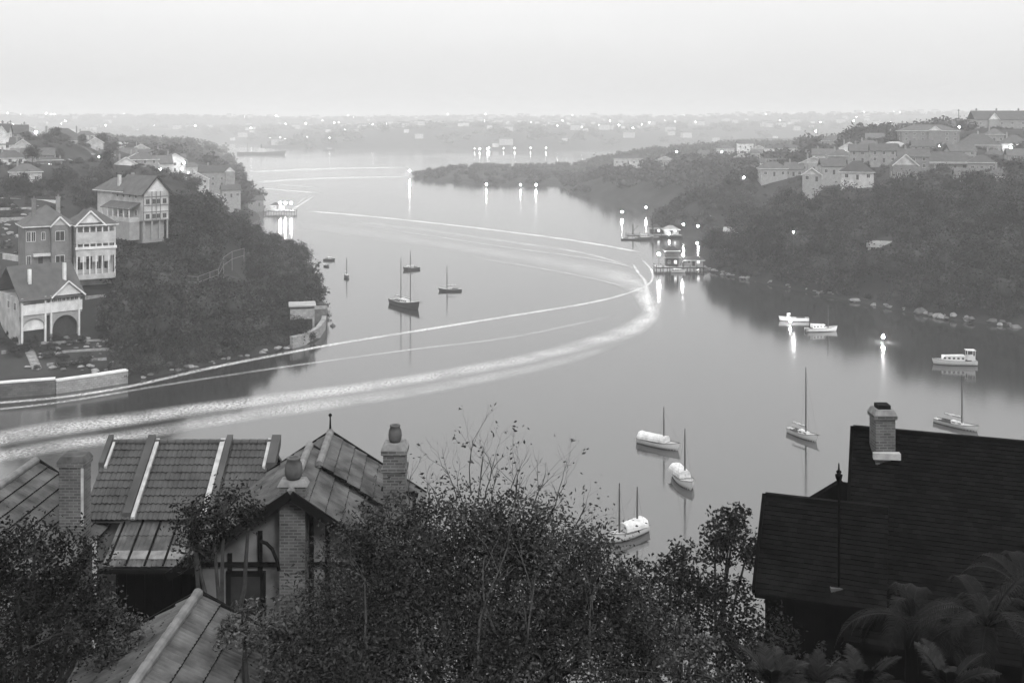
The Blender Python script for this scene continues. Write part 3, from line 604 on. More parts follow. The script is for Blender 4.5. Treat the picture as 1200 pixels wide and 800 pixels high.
def boat(px, py, hd, L, B=None, name='sailing_boat', label='', hull=None, fb=.8, sheer=.35, cabin=None, masts=(), boom=True, tent=None, transom=.6, cat='boat', bowsprit=0, wheel=None, cockpit=True):
    x, y = water_at(px, py); B = B or L*.3
    r = empty(name, (x, y, 0), math.radians(hd), label, cat)
    m, rows = hull_mesh(L, B, fb, sheer, transom); h_ = m.build('hull', hull or M_hullw, r, smooth=True)
    d_ = MB(); n = len(rows)
    for i in range(n-1):
        a, b = rows[i], rows[i+1]; d_.poly([(a[0][0], a[0][1]*.97, a[0][2]-.08), (b[0][0], b[0][1]*.97, b[0][2]-.08), (b[6][0], b[6][1]*.97, b[6][2]-.08), (a[6][0], a[6][1]*.97, a[6][2]-.08)])
    d_.build('deck', M_deck, r)
    q = MB()
    for s_ in (0, 6): q.tube([rw[s_] for rw in rows], .045, 5)
    q.build('rubbing_strake', M_spar if (hull is not M_hulld) else M_hullw, r)
    bt = MB()
    for s_, k in ((1, -1), (5, 1)):
        for i in range(n-1):
            a, b = rows[i], rows[i+1]; f1 = lambda R_, zz: (R_[2 if k < 0 else 4][0]+(R_[1 if k < 0 else 5][0]-R_[2 if k < 0 else 4][0])*((zz+.05)/(R_[1][2]+.05)), (R_[2 if k < 0 else 4][1]+(R_[1 if k < 0 else 5][1]-R_[2 if k < 0 else 4][1])*((zz+.05)/(R_[1][2]+.05)))*1.012, zz)
            bt.poly([f1(a, -.04), f1(b, -.04), f1(b, .13), f1(a, .13)])
    bt.build('waterline_stripe', M_boot, r)
    if cockpit:
        c = MB(); zc = fb-.05; c.box(-L*.36, -L*.1, -B*.27, B*.27, zc-.02, zc+.05); c.build('cockpit', M_dark, r)
        c = MB(); c.box(-L*.37, -L*.09, -B*.31, -B*.28, zc-.03, zc+.22); c.box(-L*.37, -L*.09, B*.28, B*.31, zc-.03, zc+.22); c.build('coaming', M_spar, r)
    if cabin:
        x0, x1, hc, wf = cabin; w_ = B*wf/2; z0 = fb-.1
        c = MB(); c.hexa([(x0*L, -w_, z0), (x1*L, -w_*.75, z0), (x1*L, w_*.75, z0), (x0*L, w_, z0), (x0*L, -w_*.9, z0+hc), (x1*L-.25, -w_*.66, z0+hc*.9), (x1*L-.25, w_*.66, z0+hc*.9), (x0*L, w_*.9, z0+hc)])
        cb = c.build('cabin', M_hullw, r)
        c = MB(); c.slab([(x0*L-.12, -w_, z0+hc+.02), (x1*L-.1, -w_*.72, z0+hc*.9+.02), (x1*L-.1, w_*.72, z0+hc*.9+.02), (x0*L-.12, w_, z0+hc+.09)], .06); c.build('cabin_top', M_canvas, cb)
        k = max(2, int((x1-x0)*L/.9))
        for sgn in (-1, 1):
            for i in range(k):
                t_ = (i+.5)/k; xx = (x0+(x1-x0)*t_)*L; yy = sgn*(w_*(1-.25*t_)*.965+.0); wz = z0+hc*.55
                g = MB(); g.bar((xx-.25, yy+sgn*.03, wz), (xx+.25, yy+sgn*.03-sgn*.03, wz), .05, hc*.32); g.build('cabin_window', M_glass, cb)
    if wheel:
        x0, x1, hc = wheel; z0 = fb; c = MB()
        for xx in (x0*L, x1*L):
            for yy in (-B*.28, B*.28): c.box(xx-.05, xx+.05, yy-.05, yy+.05, z0-.1, z0+hc)
        c.box(x0*L, x1*L, -B*.28, -B*.25, z0-.1, z0+hc*.5); c.box(x0*L, x1*L, B*.25, B*.28, z0-.1, z0+hc*.5)
        wb = c.build('wheelhouse', M_hullw, r); MB().box(x0*L-.2, x1*L+.25, -B*.34, B*.34, z0+hc, z0+hc+.1).build('canopy', M_canvas, wb)
    for k, (mx_, mh, bl) in enumerate(masts):
        q = MB().tube([(mx_*L, 0, fb-.2), (mx_*L, 0, fb+mh*.55), (mx_*L-.01, 0, fb+mh)], [.15, .12, .07], 6); mm = q.build('mast', M_spar, r)
        q = MB(); zt = fb+mh*.93
        for ex, ey, ez in ((L*.49, 0, fb+sheer), (mx_*L-.3, B*.46, fb), (mx_*L-.3, -B*.46, fb)): q.tube([(mx_*L, 0, zt), (ex, ey, ez)], .014, 3)
        q.build('rigging', M_spar, mm)
        if boom and bl:
            q = MB().tube([(mx_*L-.1, 0, fb+1.1), (mx_*L-bl, 0, fb+1.25)], .07, 6); bm = q.build('boom', M_spar, r)
            nn = 8; q = MB().tube([(mx_*L-.2-(bl-.4)*i/nn, 0, fb+1.27+.04*math.sin(i*2.1)) for i in range(nn+1)], [.13+.035*math.sin(i*1.7+k) for i in range(nn+1)], 7); q.build('furled_sail', M_canvas, bm, smooth=True)
    if tent:
        x0, x1, hz_ = tent; w_ = B*.5; q = MB(); zt = fb+hz_
        nn, na = 7, 8
        for i in range(nn+1):
            f_ = i/nn; ww = w_*(1-.25*f_**2); zz = hz_*(1-.10*abs(math.sin(math.pi*f_*3))); xx = (x0+(x1-x0)*f_)*L
            for k in range(na+1):
                an = math.pi*k/na; ca = math.cos(an); q.v.append((xx+.06*math.sin(k*2.3+i), ww*(abs(ca)**.8)*(1 if ca > 0 else -1), fb+.12+(zz-.12)*math.sin(an)**.9))
        for i in range(nn):
            for k in range(na): a = i*(na+1)+k; q.f.append((a, a+1, a+na+2, a+na+1))
        q.f.append(tuple(range(na+1))); q.f.append(tuple(nn*(na+1)+k for k in range(na+1))[::-1])
        q.build('awning', M_canvas, r)
    if bowsprit: MB().tube([(L*.44, 0, fb+sheer*.8), (L*.5+bowsprit, 0, fb+sheer+.25)], [.1, .05], 6).build('bowsprit', M_spar, r)
    MB().box(-L/2-.22, -L/2+.02, -.03, .03, -.3, fb*.8).build('rudder', M_spar, r)
    return r
boat(475, 359, -52, 15.5, 4.2, 'ketch', 'largest moored boat, a dark two-masted ketch with a pale deck in mid channel', M_hulld, 1.5, .7, (-.2, .12, .7, .5), ((.18, 15.5, 5), (-.16, 13, 4)), bowsprit=1.8, cat='yacht')
boat(482, 316, 200, 6.5, 2.4, 'motor_launch', 'small dark launch just beyond the two-masted ketch', M_hulld, .9, .3, (-.1, .3, .8, .7))
boat(527, 341, 178, 7.6, 2.2, 'sloop', 'small grey single-masted sloop alone to the right of the ketch', M_hulld, .7, .3, (-.1, .15, .4, .5), ((.12, 7.6, 3.2),))
boat(386, 305, 10, 4.6, 1.8, 'dinghy', 'upper of the two small dark dinghies moored close together left of the channel', M_hulld, .7, .2, (-.1, .25, .7, .7))
boat(382, 312, 120, 4.2, 1.7, 'dinghy', 'lower of the two small dark dinghies moored close together left of the channel', M_hulld, .6, .2)
boat(406, 325, -75, 5.5, 1.9, 'cutter', 'small dark cutter with thin mast near the left headland', M_hulld, .8, .2, (-.1, .2, .5, .6), ((.1, 6.5, 2.6),))
boat(353, 294, 95, 6.0, 2.2, 'moored_cutter', 'grey open boat nearest the left wharf', M_hullg, .9, .25, (-.1, .2, .8, .7), ((.1, 4, 2),))
boat(930, 376, 172, 8.2, 2.3, 'open_launch', 'white open launch under the right hillside, farther of the two white launches together', M_hullw, 1.0, .3, (.12, .24, 1.3, .4), transom=.8)
boat(963, 388, 8, 8.8, 2.6, 'cabin_launch', 'white launch with long raised cabin, nearer of the two white launches together', M_hullw, .9, .4, (-.32, .1, 1.1, .75), ((.2, 6, 0),), transom=.8)
boat(1118, 427, 174, 9.8, 2.9, 'motor_cruiser', 'white motor cruiser with long cabin roof, on the dark reflection at the right', M_hullw, 1.05, .25, (-.22, .28, 1.2, .78), wheel=(-.45, -.28, 2.3), transom=.8)
boat(1121, 500, -52, 8.6, 2.3, 'racing_sloop', 'slim low white sloop just above the ridge of the black slate roof', M_hullw, .7, .3, (-.1, .15, .4, .45), ((.12, 9, 3.4),))
boat(941, 512, -62, 7.2, 2.2, 'sloop', 'white sloop with the tallest mast, alone left of the right-hand house', M_hullw, .8, .35, (-.1, .2, .45, .5), ((.1, 11.6, 3.4),), bowsprit=.5)
boat(772, 523, -38, 8.2, 2.5, 'covered_yacht', 'white yacht under a broad pale awning, farthest of the three covered boats', M_hullw, .9, .3, None, ((.12, 6.0, 0),), tent=(-.44, .2, 1.2))
boat(801, 566, -78, 7.2, 2.5, 'covered_yacht', 'white yacht with bow toward the houses and white awning, middle of the three covered boats', M_hullw, .9, .35, None, ((.08, 7.6, 0),), tent=(-.46, .1, 1.3))
boat(735, 629, -140, 7.4, 2.4, 'covered_yawl', 'two-masted white yawl with awning, nearest the foreground bushes', M_hullw, .9, .35, None, ((.2, 6.6, 0), (-.26, 5.4, 0)), tent=(-.4, .12, 1.2))
# freighter
x, y = water_at(307, 181.5); r = empty('freighter', (x, y, 0), math.radians(3), 'long low freighter at anchor far out in the harbour', 'ship')
m, rows = hull_mesh(86, 12, 4.5, 2.2, .8, 1.0); m.build('hull', M_hulld, r)
MB().box(-8, 6, -4.5, 4.5, 4.2, 9).box(-4, 4, -3.6, 3.6, 9, 11.6).build('deckhouse', M_hullw, r)
MB().box(-38, -30, -4, 4, 4.2, 7.5).build('poop_house', M_hullw, r)
MB().tube([(-1, 0, 11), (-1, 0, 19)], 1.4, 10).build('funnel', M_hulld, r)
for xx in (-25, 24): MB().tube([(xx, 0, 4), (xx, 0, 20)], .35, 6).build('mast', M_hulld, r)
x, y = water_at(386, 176.6); r = empty('tug', (x, y, 0), 0, 'tiny hazy tug right of the far freighter', 'ship')
m, rows = hull_mesh(24, 7, 2.4, 1, .8, .8); m.build('hull', M_hulld, r); MB().box(-4, 5, -2.4, 2.4, 2.2, 6).build('deckhouse', M_hullg, r); MB().tube([(-1, 0, 6), (-1, 0, 10)], .8, 8).build('funnel', M_hulld, r)
# mooring buoys and rowing boats
def buoy(px, py, label, s=.6):
    x, y = water_at(px, py); o = MB().lathe([(.05*s, -.5*s), (s*.8, -.3*s), (s, 0), (s*.8, .45*s), (.25*s, .6*s), (.2*s, 1.0*s), (.05*s, 1.05*s)], (0, 0, 0), 12).build('mooring_buoy', M_hulld, smooth=True); o.location = (x, y, 0); return tag(o, label, 'buoy', 'mooring buoys')
buoy(390, 382, 'dark mooring buoy just off the tip of the left headland', .8)

# ================================================================ lamps
M_lampn = lamp_material('lamp_glow', 110); M_lampf = lamp_material('far_lamp_glow', 26); M_lampx = lamp_material('riding_light_glow', 2400); M_lampw = lamp_material('wharf_lamp_glow', 260)
M_post = material('lamp_post_iron', .05, .2, 2, .6)
def lamp(x, y, z, h_, r_, mat, label, name='street_lamp', group=None, cat='lamp'):
    e = empty(name, (x, y, z), 0, label, cat, group)
    MB().tube([(0, 0, -1), (0, 0, h_)], [.12, .07], 5).build('post', M_post, e)
    MB().lathe([(r_*.3, -r_), (r_*.85, -r_*.5), (r_, 0), (r_*.85, r_*.5), (r_*.3, r_)], (0, 0, h_+r_), 10).build('globe', mat, e, smooth=True); return e
for i, (px, py, Y, txt) in enumerate([(42, 155, 760, 'bright lamp left of the pyramid-roofed villa'), (70, 191, 490, 'street lamp beside the dark square house on the left hill'), (116, 184, 560, 'street lamp above the low grey house'), (127, 182, 620, 'lamp by the crown of the left skyline tree'),
        (188, 198, 570, 'lamp in front of the cream twin-gabled house'), (178, 199, 540, 'lower lamp left of the cream twin-gabled house'), (216, 191, 640, 'lamp on the right shoulder of the left hill'), (212, 207, 540, 'brightest lamp above the dark headland crown'), (266, 216, 640, 'lamp below the three-gabled house'),
        (1047, 153, 690, 'very bright lamp above the pale flat-roofed house'), (1124, 149, 670, 'lamp at the foot of the mast pole'), (1117, 170, 590, 'lamp below the long dark building'), (1101, 171, 600, 'smaller lamp left of the one below the long building'), (974, 176, 640, 'lamp on the left part of the right crest'), (956, 154, 950, 'lamp high on the hazy crest'),
        (872, 208, 560, 'single lamp in the woods above the wharf'), (846, 178, 1000, 'faint lamp on the wooded ridge'), (793, 178, 1150, 'lamp on the distant wooded skyline'), (1185, 174, 590, 'bright lamp at the right edge'), (930, 272, 370, 'lamp on a path in the right hillside bush')]):
    p = at(px, py, Y); g = gz(p.x, p.y); hh = max(2.5, p.z-g); rr = .0007*Y*(1.6 if 'bright' in txt else 1)
    lamp(p.x, p.y, p.z-hh, hh-rr, rr, M_lampn, txt, group=None)
rl = random.Random(3); nf = 0
while nf < 95:
    y = math.exp(rl.uniform(math.log(2250), math.log(5200))); px = rl.uniform(0, 1200); x = (px-CX)/F*y
    if inland(FAR, x, y) < 5: continue
    nf += 1; g = gz(x, y); lamp(x, y, g+3, 9, .00052*y*rl.choice([.4, .5, .7, .8, 1.2]), M_lampf, 'tiny distant lamp among the houses of the far shore', 'distant_lamp', 'lamps on the far shore')
for px in (556, 562, 571, 573, 590, 598, 603, 619, 622, 640): x, y = water_at(px, 177.2+rl.uniform(-.9, .5)); y += 12; lamp(x, y, 0, rl.uniform(2.5, 5), rl.choice([.6, .9, 1.3]), M_lampf, 'bright waterfront lamp on the far shore behind the peninsula', 'waterfront_lamp', 'lamps on the far waterfront')
def beacon(px, py, h_, r_, mat, label, name='channel_light', cat='light'):
    x, y = water_at(px, py); return lamp(x, y, 0, h_, r_, mat, label, name, None, cat)
beacon(480, 208, 6, .8, M_lampw, 'navigation light off the tip of the peninsula')
beacon(570, 220, 2.5, .5, M_lampw, 'leftmost of the three lamps along the peninsula shore')
beacon(610, 220.5, 2.5, .4, M_lampw, 'middle of the three lamps along the peninsula shore')
beacon(628, 221, 2.5, .6, M_lampw, 'rightmost and brightest of the three lamps along the peninsula shore')
beacon(729, 254, 2.2, .6, M_lampn, 'lower left of the two lit markers off the wooded shore'); beacon(757, 252, 4, .55, M_lampn, 'upper right of the two lit markers off the wooded shore')
beacon(1035, 401, 1.2, .26, M_lampx, 'bright riding light on a float, its reflection a long white streak'); beacon(926, 381, .9, .15, M_lampx, 'riding light hanging beside the white open launch')

# ================================================================ wharves
def pier(name, px0, px1, py, wd, z, label, rz=0, cat='wharf', n=8, rail=True):
    x0, y = water_at(px0, py); x1 = (px1-CX)/F*y; L = x1-x0; r = empty(name, ((x0+x1)/2, y+wd/2, 0), rz, label, cat)
    m = MB()
    for i in range(int(L/.5)): m.box(-L/2+i*.5, -L/2+i*.5+.46, -wd/2, wd/2, z-.12, z)
    m.build('deck', M_wood, r); MB().box(-L/2, L/2, -wd/2+.1, -wd/2+.4, z-.5, z-.13).box(-L/2, L/2, wd/2-.4, wd/2-.1, z-.5, z-.13).build('bearer', M_dark, r)
    for i in range(n):
        for yy in (-wd/2+.2, wd/2-.2): MB().tube([(-L/2+.4+i*(L-.8)/(n-1), yy, -4), (-L/2+.4+i*(L-.8)/(n-1), yy, z+.6)], .17, 7).build('pile', M_dark, r)
    if rail: MB().box(-L/2, L/2, wd/2-.08, wd/2, z+.95, z+1.05).box(-L/2, L/2, wd/2-.06, wd/2-.02, z+.5, z+.58).build('handrail', M_wood, r)
    return r, L, y
r, L, y = pier('ferry_wharf', 768, 826, 318, 7, 1.6, 'timber ferry wharf reaching from the right shore into the channel')
def hut(px, py, Y, w_, d_, h_, rise, label, wm, rm, name='wharf_hut', z=None):
    p = at(px, py, Y); e = empty(name, (p.x, p.y, z if z is not None else p.z), 0, label, 'hut')
    MB().box(-w_/2, w_/2, -d_/2, d_/2, 0, h_).build('wall', wm, e); q = House.__new__(House); q.r = e; q.hip(-w_/2, w_/2, -d_/2, d_/2, h_, rise, rm, .7)
    q.win(-w_*.25, -d_/2, 1.6, 'f', .9, 1); q.win(w_*.25, -d_/2, 1.6, 'f', .9, 1.0, lit=True); q.door(0, -d_/2, .01); return e
e = hut(787, 316, 414, 4.6, 4.2, 6.0, 1.6, 'dark two-storey waiting hut on the ferry wharf', M_dark, M_dark, z=1.602)
MB().slab([(-3.4, -3.2, 3.0), (3.4, -3.2, 3.0), (3.4, -2.11, 3.5), (-3.4, -2.11, 3.5)], .1).build('awning', M_tiled, e)
hut(812, 316, 414, 7, 3.4, 2.4, 1.0, 'low shed behind the waiting hut on the ferry wharf', M_grey, M_tiled, 'wharf_shed', 1.602)
boat(795, 319.5, 5, 5.5, 1.9, 'wharf_launch', 'white launch tied up against the ferry wharf', M_hullw, .8, .3, (-.3, .2, .8, .7))
for px, txt, k in ((772.5, 'bright lamp at the outer end of the ferry wharf', 1.3), (800, 'lamp on the ferry wharf right of the waiting hut', .7)):
    p = water_at(px, 317.6); lamp(p[0], p[1]+.6, 1.6, 4.2, .35*k, M_lampw, txt)
r, L, y = pier('shipyard_jetty', 735, 800, 279, 9, 1.3, 'cluttered boatyard jetty beyond the ferry wharf', n=9, rail=False)
hut(786, 278, 536, 7, 5, 2.4, 1.8, 'pale-roofed boatyard shed on the jetty', M_grey, M_pale_roof, 'boatyard_shed', 1.302)
hut(768, 277, 538, 5, 5, 3.0, 1.8, 'dark boatyard shed beside the tall mast on the jetty', M_dark, M_tiled, 'boatyard_shed', 1.302)
for px, hh, txt in ((765.5, 8.5, 'tall dark derrick post on the boatyard jetty'), (742, 5.0, 'short dark derrick post at the outer end of the boatyard jetty')):
    p = water_at(px, 278); e = empty('derrick', (p[0], p[1]+1, 1.3), 0, txt, 'derrick'); MB().tube([(0, 0, 0), (0, 0, hh)], [.4, .25], 7).build('post', M_dark, e); MB().tube([(0, 0, hh*.3), (2.6, .3, hh*.85)], .14, 5).build('boom', M_dark, e)
boat(738, 281, 3, 8, 2.4, 'work_punt', 'low dark work punt at the outer end of the boatyard jetty', M_hulld, .7, .1, transom=.9)
boat(755, 280.5, 8, 9, 2.6, 'slipped_boat', 'dark cabin boat lying against the boatyard jetty', M_hulld, 1.2, .3, (-.2, .2, 1.3, .7))
for px, py, txt in ((784, 281, 'low lamp at the water edge of the boatyard jetty'), (818, 266, 'pair lamp on the shore behind the boatyard'), (817, 286, 'lamp on the path between the wharf and the boatyard'), (801, 264, 'faint lamp behind the boatyard sheds')):
    p = at(px, py, 530 if py < 283 else 470); lamp(p.x, p.y, max(gz(p.x, p.y), 0), max(1.5, p.z-max(gz(p.x, p.y), 0)), .4, M_lampn, txt)
r, L, y = pier('left_wharf', 308, 346, 251, 7, 2.0, 'small ferry wharf on the point behind the left headland', n=7)
hut(326, 249, 682, 8, 4, 2.6, 1.6, 'small roofed shelter on the left wharf', M_cream, M_tiled, 'wharf_shelter', 2.002)
for px, txt in ((328, 'first lamp on the left wharf from the shore'), (334, 'middle lamp on the left wharf'), (341, 'lamp at the outer end of the left wharf')):
    p = water_at(px, 250.6); lamp(p[0], p[1]+.5, 2.0, 4, .6, M_lampw, txt)

rr2 = random.Random(19)
# ================================================================ sea walls, boathouse, rocks, railings
def wall_run(name, pts, z0, z1, th, mat, label, cat='sea wall', cap=None):
    m = MB(); c = MB()
    e = empty(name, (pts[0][0], pts[0][1], 0), 0, label, cat); ox, oy = pts[0]
    for (xa, ya), (xb, yb) in zip(pts[:-1], pts[1:]):
        dx, dy = xb-xa, yb-ya; l = math.hypot(dx, dy); nx, ny = -dy/l*th, dx/l*th
        P = [(xa-ox, ya-oy), (xb-ox, yb-oy), (xb+nx-ox, yb+ny-oy), (xa+nx-ox, ya+ny-oy)]
        m.hexa([(a, b, z0) for a, b in P]+[(a, b, z1) for a, b in P])
        if cap: k = .25*th/th; P2 = [(xa-nx/th*.15-ox, ya-ny/th*.15-oy), (xb-nx/th*.15-ox, yb-ny/th*.15-oy), (xb+nx*1.1-ox, yb+ny*1.1-oy), (xa+nx*1.1-ox, ya+ny*1.1-oy)]; c.hexa([(a, b, z1+.003) for a, b in P2]+[(a, b, z1+.3) for a, b in P2])
    m.build('masonry', mat, e)
    if cap: c.build('coping', cap, e)
    return e
M_ashlar = material('pale_ashlar', 1.0, .2, .6, .9, brick=(1.1, .45, .03, .24, .32, .14)); M_ashlard = material('dark_ashlar', 1.0, .3, .5, .9, brick=(1.1, .45, .03, .07, .11, .05))
wall_run('sea_wall', W((66, 461.5), (110, 455), (150, 448.5)), -1, 2.5, 1.4, M_ashlar, 'pale squared-stone sea wall with white coping doubling as the ferry light line under the rock garden', cap=M_white)  # coping painted white, doubling as the ferry light line along the wall
wall_run('sea_wall', W((-60, 470), (0, 466.5), (64.5, 461.5)), -1, 2.9, 1.2, M_ashlard, 'dark stained sea wall with white coping carrying the ferry light line at the left edge', cap=M_white)  # white coping carries the ferry light line to the left edge
wall_run('sea_wall', W((343, 408.5), (352, 406.5), (366, 401), (375, 396), (381.5, 386), (382.5, 374), (381, 362)), -1, 2.6, 1.0, M_ashlar, 'curved pale sea wall round the tip of the left headland', cap=M_stone)
p = at(353, 392, 286); h = House('boathouse', p.x, p.y, 1.0, 12, 'stone boathouse with flat pale roof and dark opening on the headland tip', 'boathouse', clearr=6)
h.block(-2.8, 3.4, .6, 6, -1, 6.4, M_stoned); h.block(-2.8, -2.3, -.4, .59, -1, 3.2, M_stone, 'pier'); h.block(2.9, 3.4, -.4, .59, -1, 3.2, M_stone, 'pier'); h.block(-2.8, 3.4, -.4, .59, 3.2, 5.8, M_stone, 'lintel'); h.block(-3.2, 3.8, -.7, 6.3, 6.41, 6.75, M_pale_roof, 'roof'); h.block(-2.2, 2.8, .5, .598, .0, 3.1, M_dark, 'door')  # dark door panel paints the shade inside the open boathouse front
p = at(372, 366, 300); h = House('terrace', p.x, p.y, 1.5, 12, 'small stone terrace beside the boathouse', 'terrace', clearr=5); h.block(-3.5, 2.5, -2, 4, -3, 3.2, M_stoned); h.block(-3.6, 2.6, -2.1, -1.9, 3.201, 3.9, M_stone, 'parapet')
for i in range(34):
    x, y, z = ray_ground(rr2.uniform(0, 140), rr2.uniform(388, 438)); o = copy_tree(PROTO[rr2.randrange(6)]); k = rr2.uniform(.16, .34); o.name = 'garden_shrub'; o.location = (x, y, z-.9*k); o.scale = (k, k, k*.8); o.rotation_euler.z = rr2.uniform(0, 6); tag(o, 'low shrub growing between the stones of the rock garden', 'shrub', 'shrubs of the rock garden')
def rock_mesh(i, mat):
    rs = np.random.RandomState(i+50); V, Q = core_blob(rs, 1, .7, 1.0, 9, 6); V = V*(1+rs.normal(size=V.shape)*.09); V[:, 2] += .2
    return mesh_np('boulder', V, Q, mat)
ROCK = [rock_mesh(0, M_stone), rock_mesh(1, M_stoned), rock_mesh(2, M_stone)]; usedr = [False]*3
def rock(x, y, z, s, label, group):
    k = rr_.randrange(3); o = ROCK[k] if not usedr[k] else ROCK[k].copy()
    if usedr[k]: COL.objects.link(o)
    usedr[k] = True; o.location = (x, y, z); o.scale = (s*rr_.uniform(.8, 1.6), s*rr_.uniform(.7, 1.2), s*rr_.uniform(.6, 1)); o.rotation_euler = (0, 0, rr_.uniform(0, 6.3)); tag(o, label, 'rock', group)
rr_ = random.Random(8)
RS = W((826, 317), (860, 325), (900, 333), (950, 343), (1000, 353), (1050, 363), (1100, 373), (1150, 379), (1215, 386))
for i in range(150):
    t_ = rr_.uniform(0, len(RS)-1.001); k = int(t_); f_ = t_-k; x = RS[k][0]*(1-f_)+RS[k+1][0]*f_+rr_.uniform(-.5, 1.5); y = RS[k][1]*(1-f_)+RS[k+1][1]*f_+rr_.uniform(-.5, 3)+1.2*math.sin(t_*9)
    rock(x, y, rr_.uniform(-.3, .9), rr_.uniform(.3, 1.0)*(1.9 if rr_.random() < .1 else 1), 'pale boulder in the line of rocks along the foot of the right hillside', 'boulders along the right shore')
LS = W((152, 447.5), (200, 437), (250, 426.5), (300, 416), (342, 408))
for i in range(26):
    t_ = rr_.uniform(0, len(LS)-1.001); k = int(t_); f_ = t_-k; rock(LS[k][0]*(1-f_)+LS[k+1][0]*f_, LS[k][1]*(1-f_)+LS[k+1][1]*f_+rr_.uniform(-.3, 1.5), rr_.uniform(-.1, .6), rr_.uniform(.4, .9), 'boulder at the water edge under the left headland', 'boulders under the left headland')
for i in range(70):
    x, y, z = ray_ground(rr_.uniform(-5, 62), rr_.uniform(240, 306)); rock(x, y, z+.1, rr_.uniform(.3, .9), 'rock edging the terraced garden below the hill road', 'rocks of the terraced garden')
for i in range(60):
    x, y, z = ray_ground(rr_.uniform(30, 140), rr_.uniform(398, 440)); rock(x, y, z+.1, rr_.uniform(.25, .7), 'small rock in the rock garden below the arched white house', 'rocks of the rock garden')
for i, (a, b, c_, txt) in enumerate([((48, 405), (128, 400), 0, 'topmost low stone terrace wall of the rock garden'), ((52, 416), (132, 411), 0, 'middle low stone terrace wall of the rock garden'), ((55, 430), (125, 424), 0, 'lowest low stone terrace wall of the rock garden'), ((2, 416), (24, 412), 0, 'short stone wall left of the garden steps'), ((100, 351), (124, 349), 0, 'short pale wall on the lawn right of the arched house')]):
    A = ray_ground(*a); B = ray_ground(*b); e = wall_run('terrace_wall', [A[:2], B[:2]], min(A[2], B[2])-1, max(A[2], B[2])+.5, .4, M_stone, txt, 'garden wall')
A = at(0, 229.5, 378); B = at(66, 237.5, 362); wall_run('road_light_trail', [(A.x-6, A.y), (B.x, B.y)], 20, (A.z+B.z)/2+.15, .5, M_white, 'white strip wall added for the car light trail on the road across the left hill', 'light trail')  # white wall added in place of a car light trail
for i, (a, b, hh, txt) in enumerate([((0, 247), (40, 246), 1.6, 'upper stone garden wall below the hill road'), ((0, 262), (36, 258), 1.8, 'lower stone garden wall below the hill road'), ((3, 304), (26, 308), 3.2, 'pale stepped wall left of the brick house')]):
    A = ray_ground(*a); B = ray_ground(*b); wall_run('garden_wall', [A[:2], B[:2]], min(A[2], B[2])-1.5, max(A[2], B[2])+hh*.5, .4, M_stone if i < 2 else M_cream, txt, 'garden wall')
# steps down to the sea wall
A = ray_ground(33, 408); B = ray_ground(44, 436); e = empty('garden_steps', A, 0, 'pale stone steps climbing beside the rock garden', 'steps'); m = MB(); n = 16
for i in range(n):
    t_ = i/n; x, y = (B[0]-A[0])*t_, (B[1]-A[1])*t_; z = (B[2]-A[2])*t_; m.box(x-.9, x+.9, y-.5, y+.35, z-.6, z+.35)
m.build('step_flight', M_stone, e)
# railed path
RP = [ray_ground(a, b) for a, b in ((205, 347), (218, 343), (232, 342), (246, 338), (256, 334), (262, 326), (272, 318), (286, 314))]
e = empty('path_railing', RP[0], 0, 'white post-and-rail fence along the path through the headland bush', 'fence'); m = MB()
for i, p in enumerate(RP):
    q = Vector(p)-Vector(RP[0]); hh = 6.0 if i > 4 else 4.2; MB().box(q.x-.09, q.x+.09, q.y-.09, q.y+.09, q.z-.5, q.z+hh).build('post', M_wood, e)
    if i:
        a = Vector(RP[i-1])-Vector(RP[0]); ha = 6.0 if i-1 > 4 else 4.2
        for f_ in (.98, .6): m.bar(a+Vector((0, -.1, ha*f_)), q+Vector((0, -.1, hh*f_)), .1, .14)
m.build('rail', M_wood, e)
for p in RP: placed.append((p[0], p[1], 2.5)); [placed.append((p[0]*k, p[1]*k, 2.2)) for k in (.985, .97, .955, .94)]
# poles on the skyline
def pole(px, py0, Y, hh, label):
    p = at(px, py0, Y); e = empty('telegraph_pole', (p.x, p.y, p.z-hh), 0, label, 'pole'); MB().tube([(0, 0, -2), (0, 0, hh)], [.25, .16], 6).build('post', M_dark, e); MB().box(-1, 1, -.08, .08, hh-.9, hh-.7).build('crossarm', M_dark, e)
pole(1123.5, 128, 670, 16, 'tall pole standing on the right skyline between the long building and the mansion'); pole(12, 141, 620, 14, 'pole at the top left skyline'); pole(29, 143, 640, 12, 'pole right of the brick cottage on the left skyline'); pole(882, 302, 392, 6, 'pole in the bush at the foot of the right hillside')
pole(108, 195, 420, 9, 'pole behind the long pale house'); pole(123, 189, 500, 9, 'pole left of the small white-gabled cottage')

# ================================================================ ferry light trails, painted as pale froth strips on the water
M_trail = bpy.data.materials.new('light_trail_froth'); M_trail.use_nodes = True; t = M_trail.node_tree; N = t.nodes; Lk = t.links; b = N['Principled BSDF']
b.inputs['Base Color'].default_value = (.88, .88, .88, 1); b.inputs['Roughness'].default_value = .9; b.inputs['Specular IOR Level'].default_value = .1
uv = N.new('ShaderNodeUVMap'); uv.uv_map = 'light_trail'; sp = N.new('ShaderNodeSeparateXYZ'); Lk.new(uv.outputs[0], sp.inputs[0])
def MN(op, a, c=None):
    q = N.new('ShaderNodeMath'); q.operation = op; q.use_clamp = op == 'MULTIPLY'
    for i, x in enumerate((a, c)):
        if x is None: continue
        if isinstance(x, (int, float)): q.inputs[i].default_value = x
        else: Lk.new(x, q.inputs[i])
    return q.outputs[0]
v_ = sp.outputs[1]; edge = MN('MULTIPLY', MN('MULTIPLY', v_, MN('SUBTRACT', 1, v_)), 4.0)
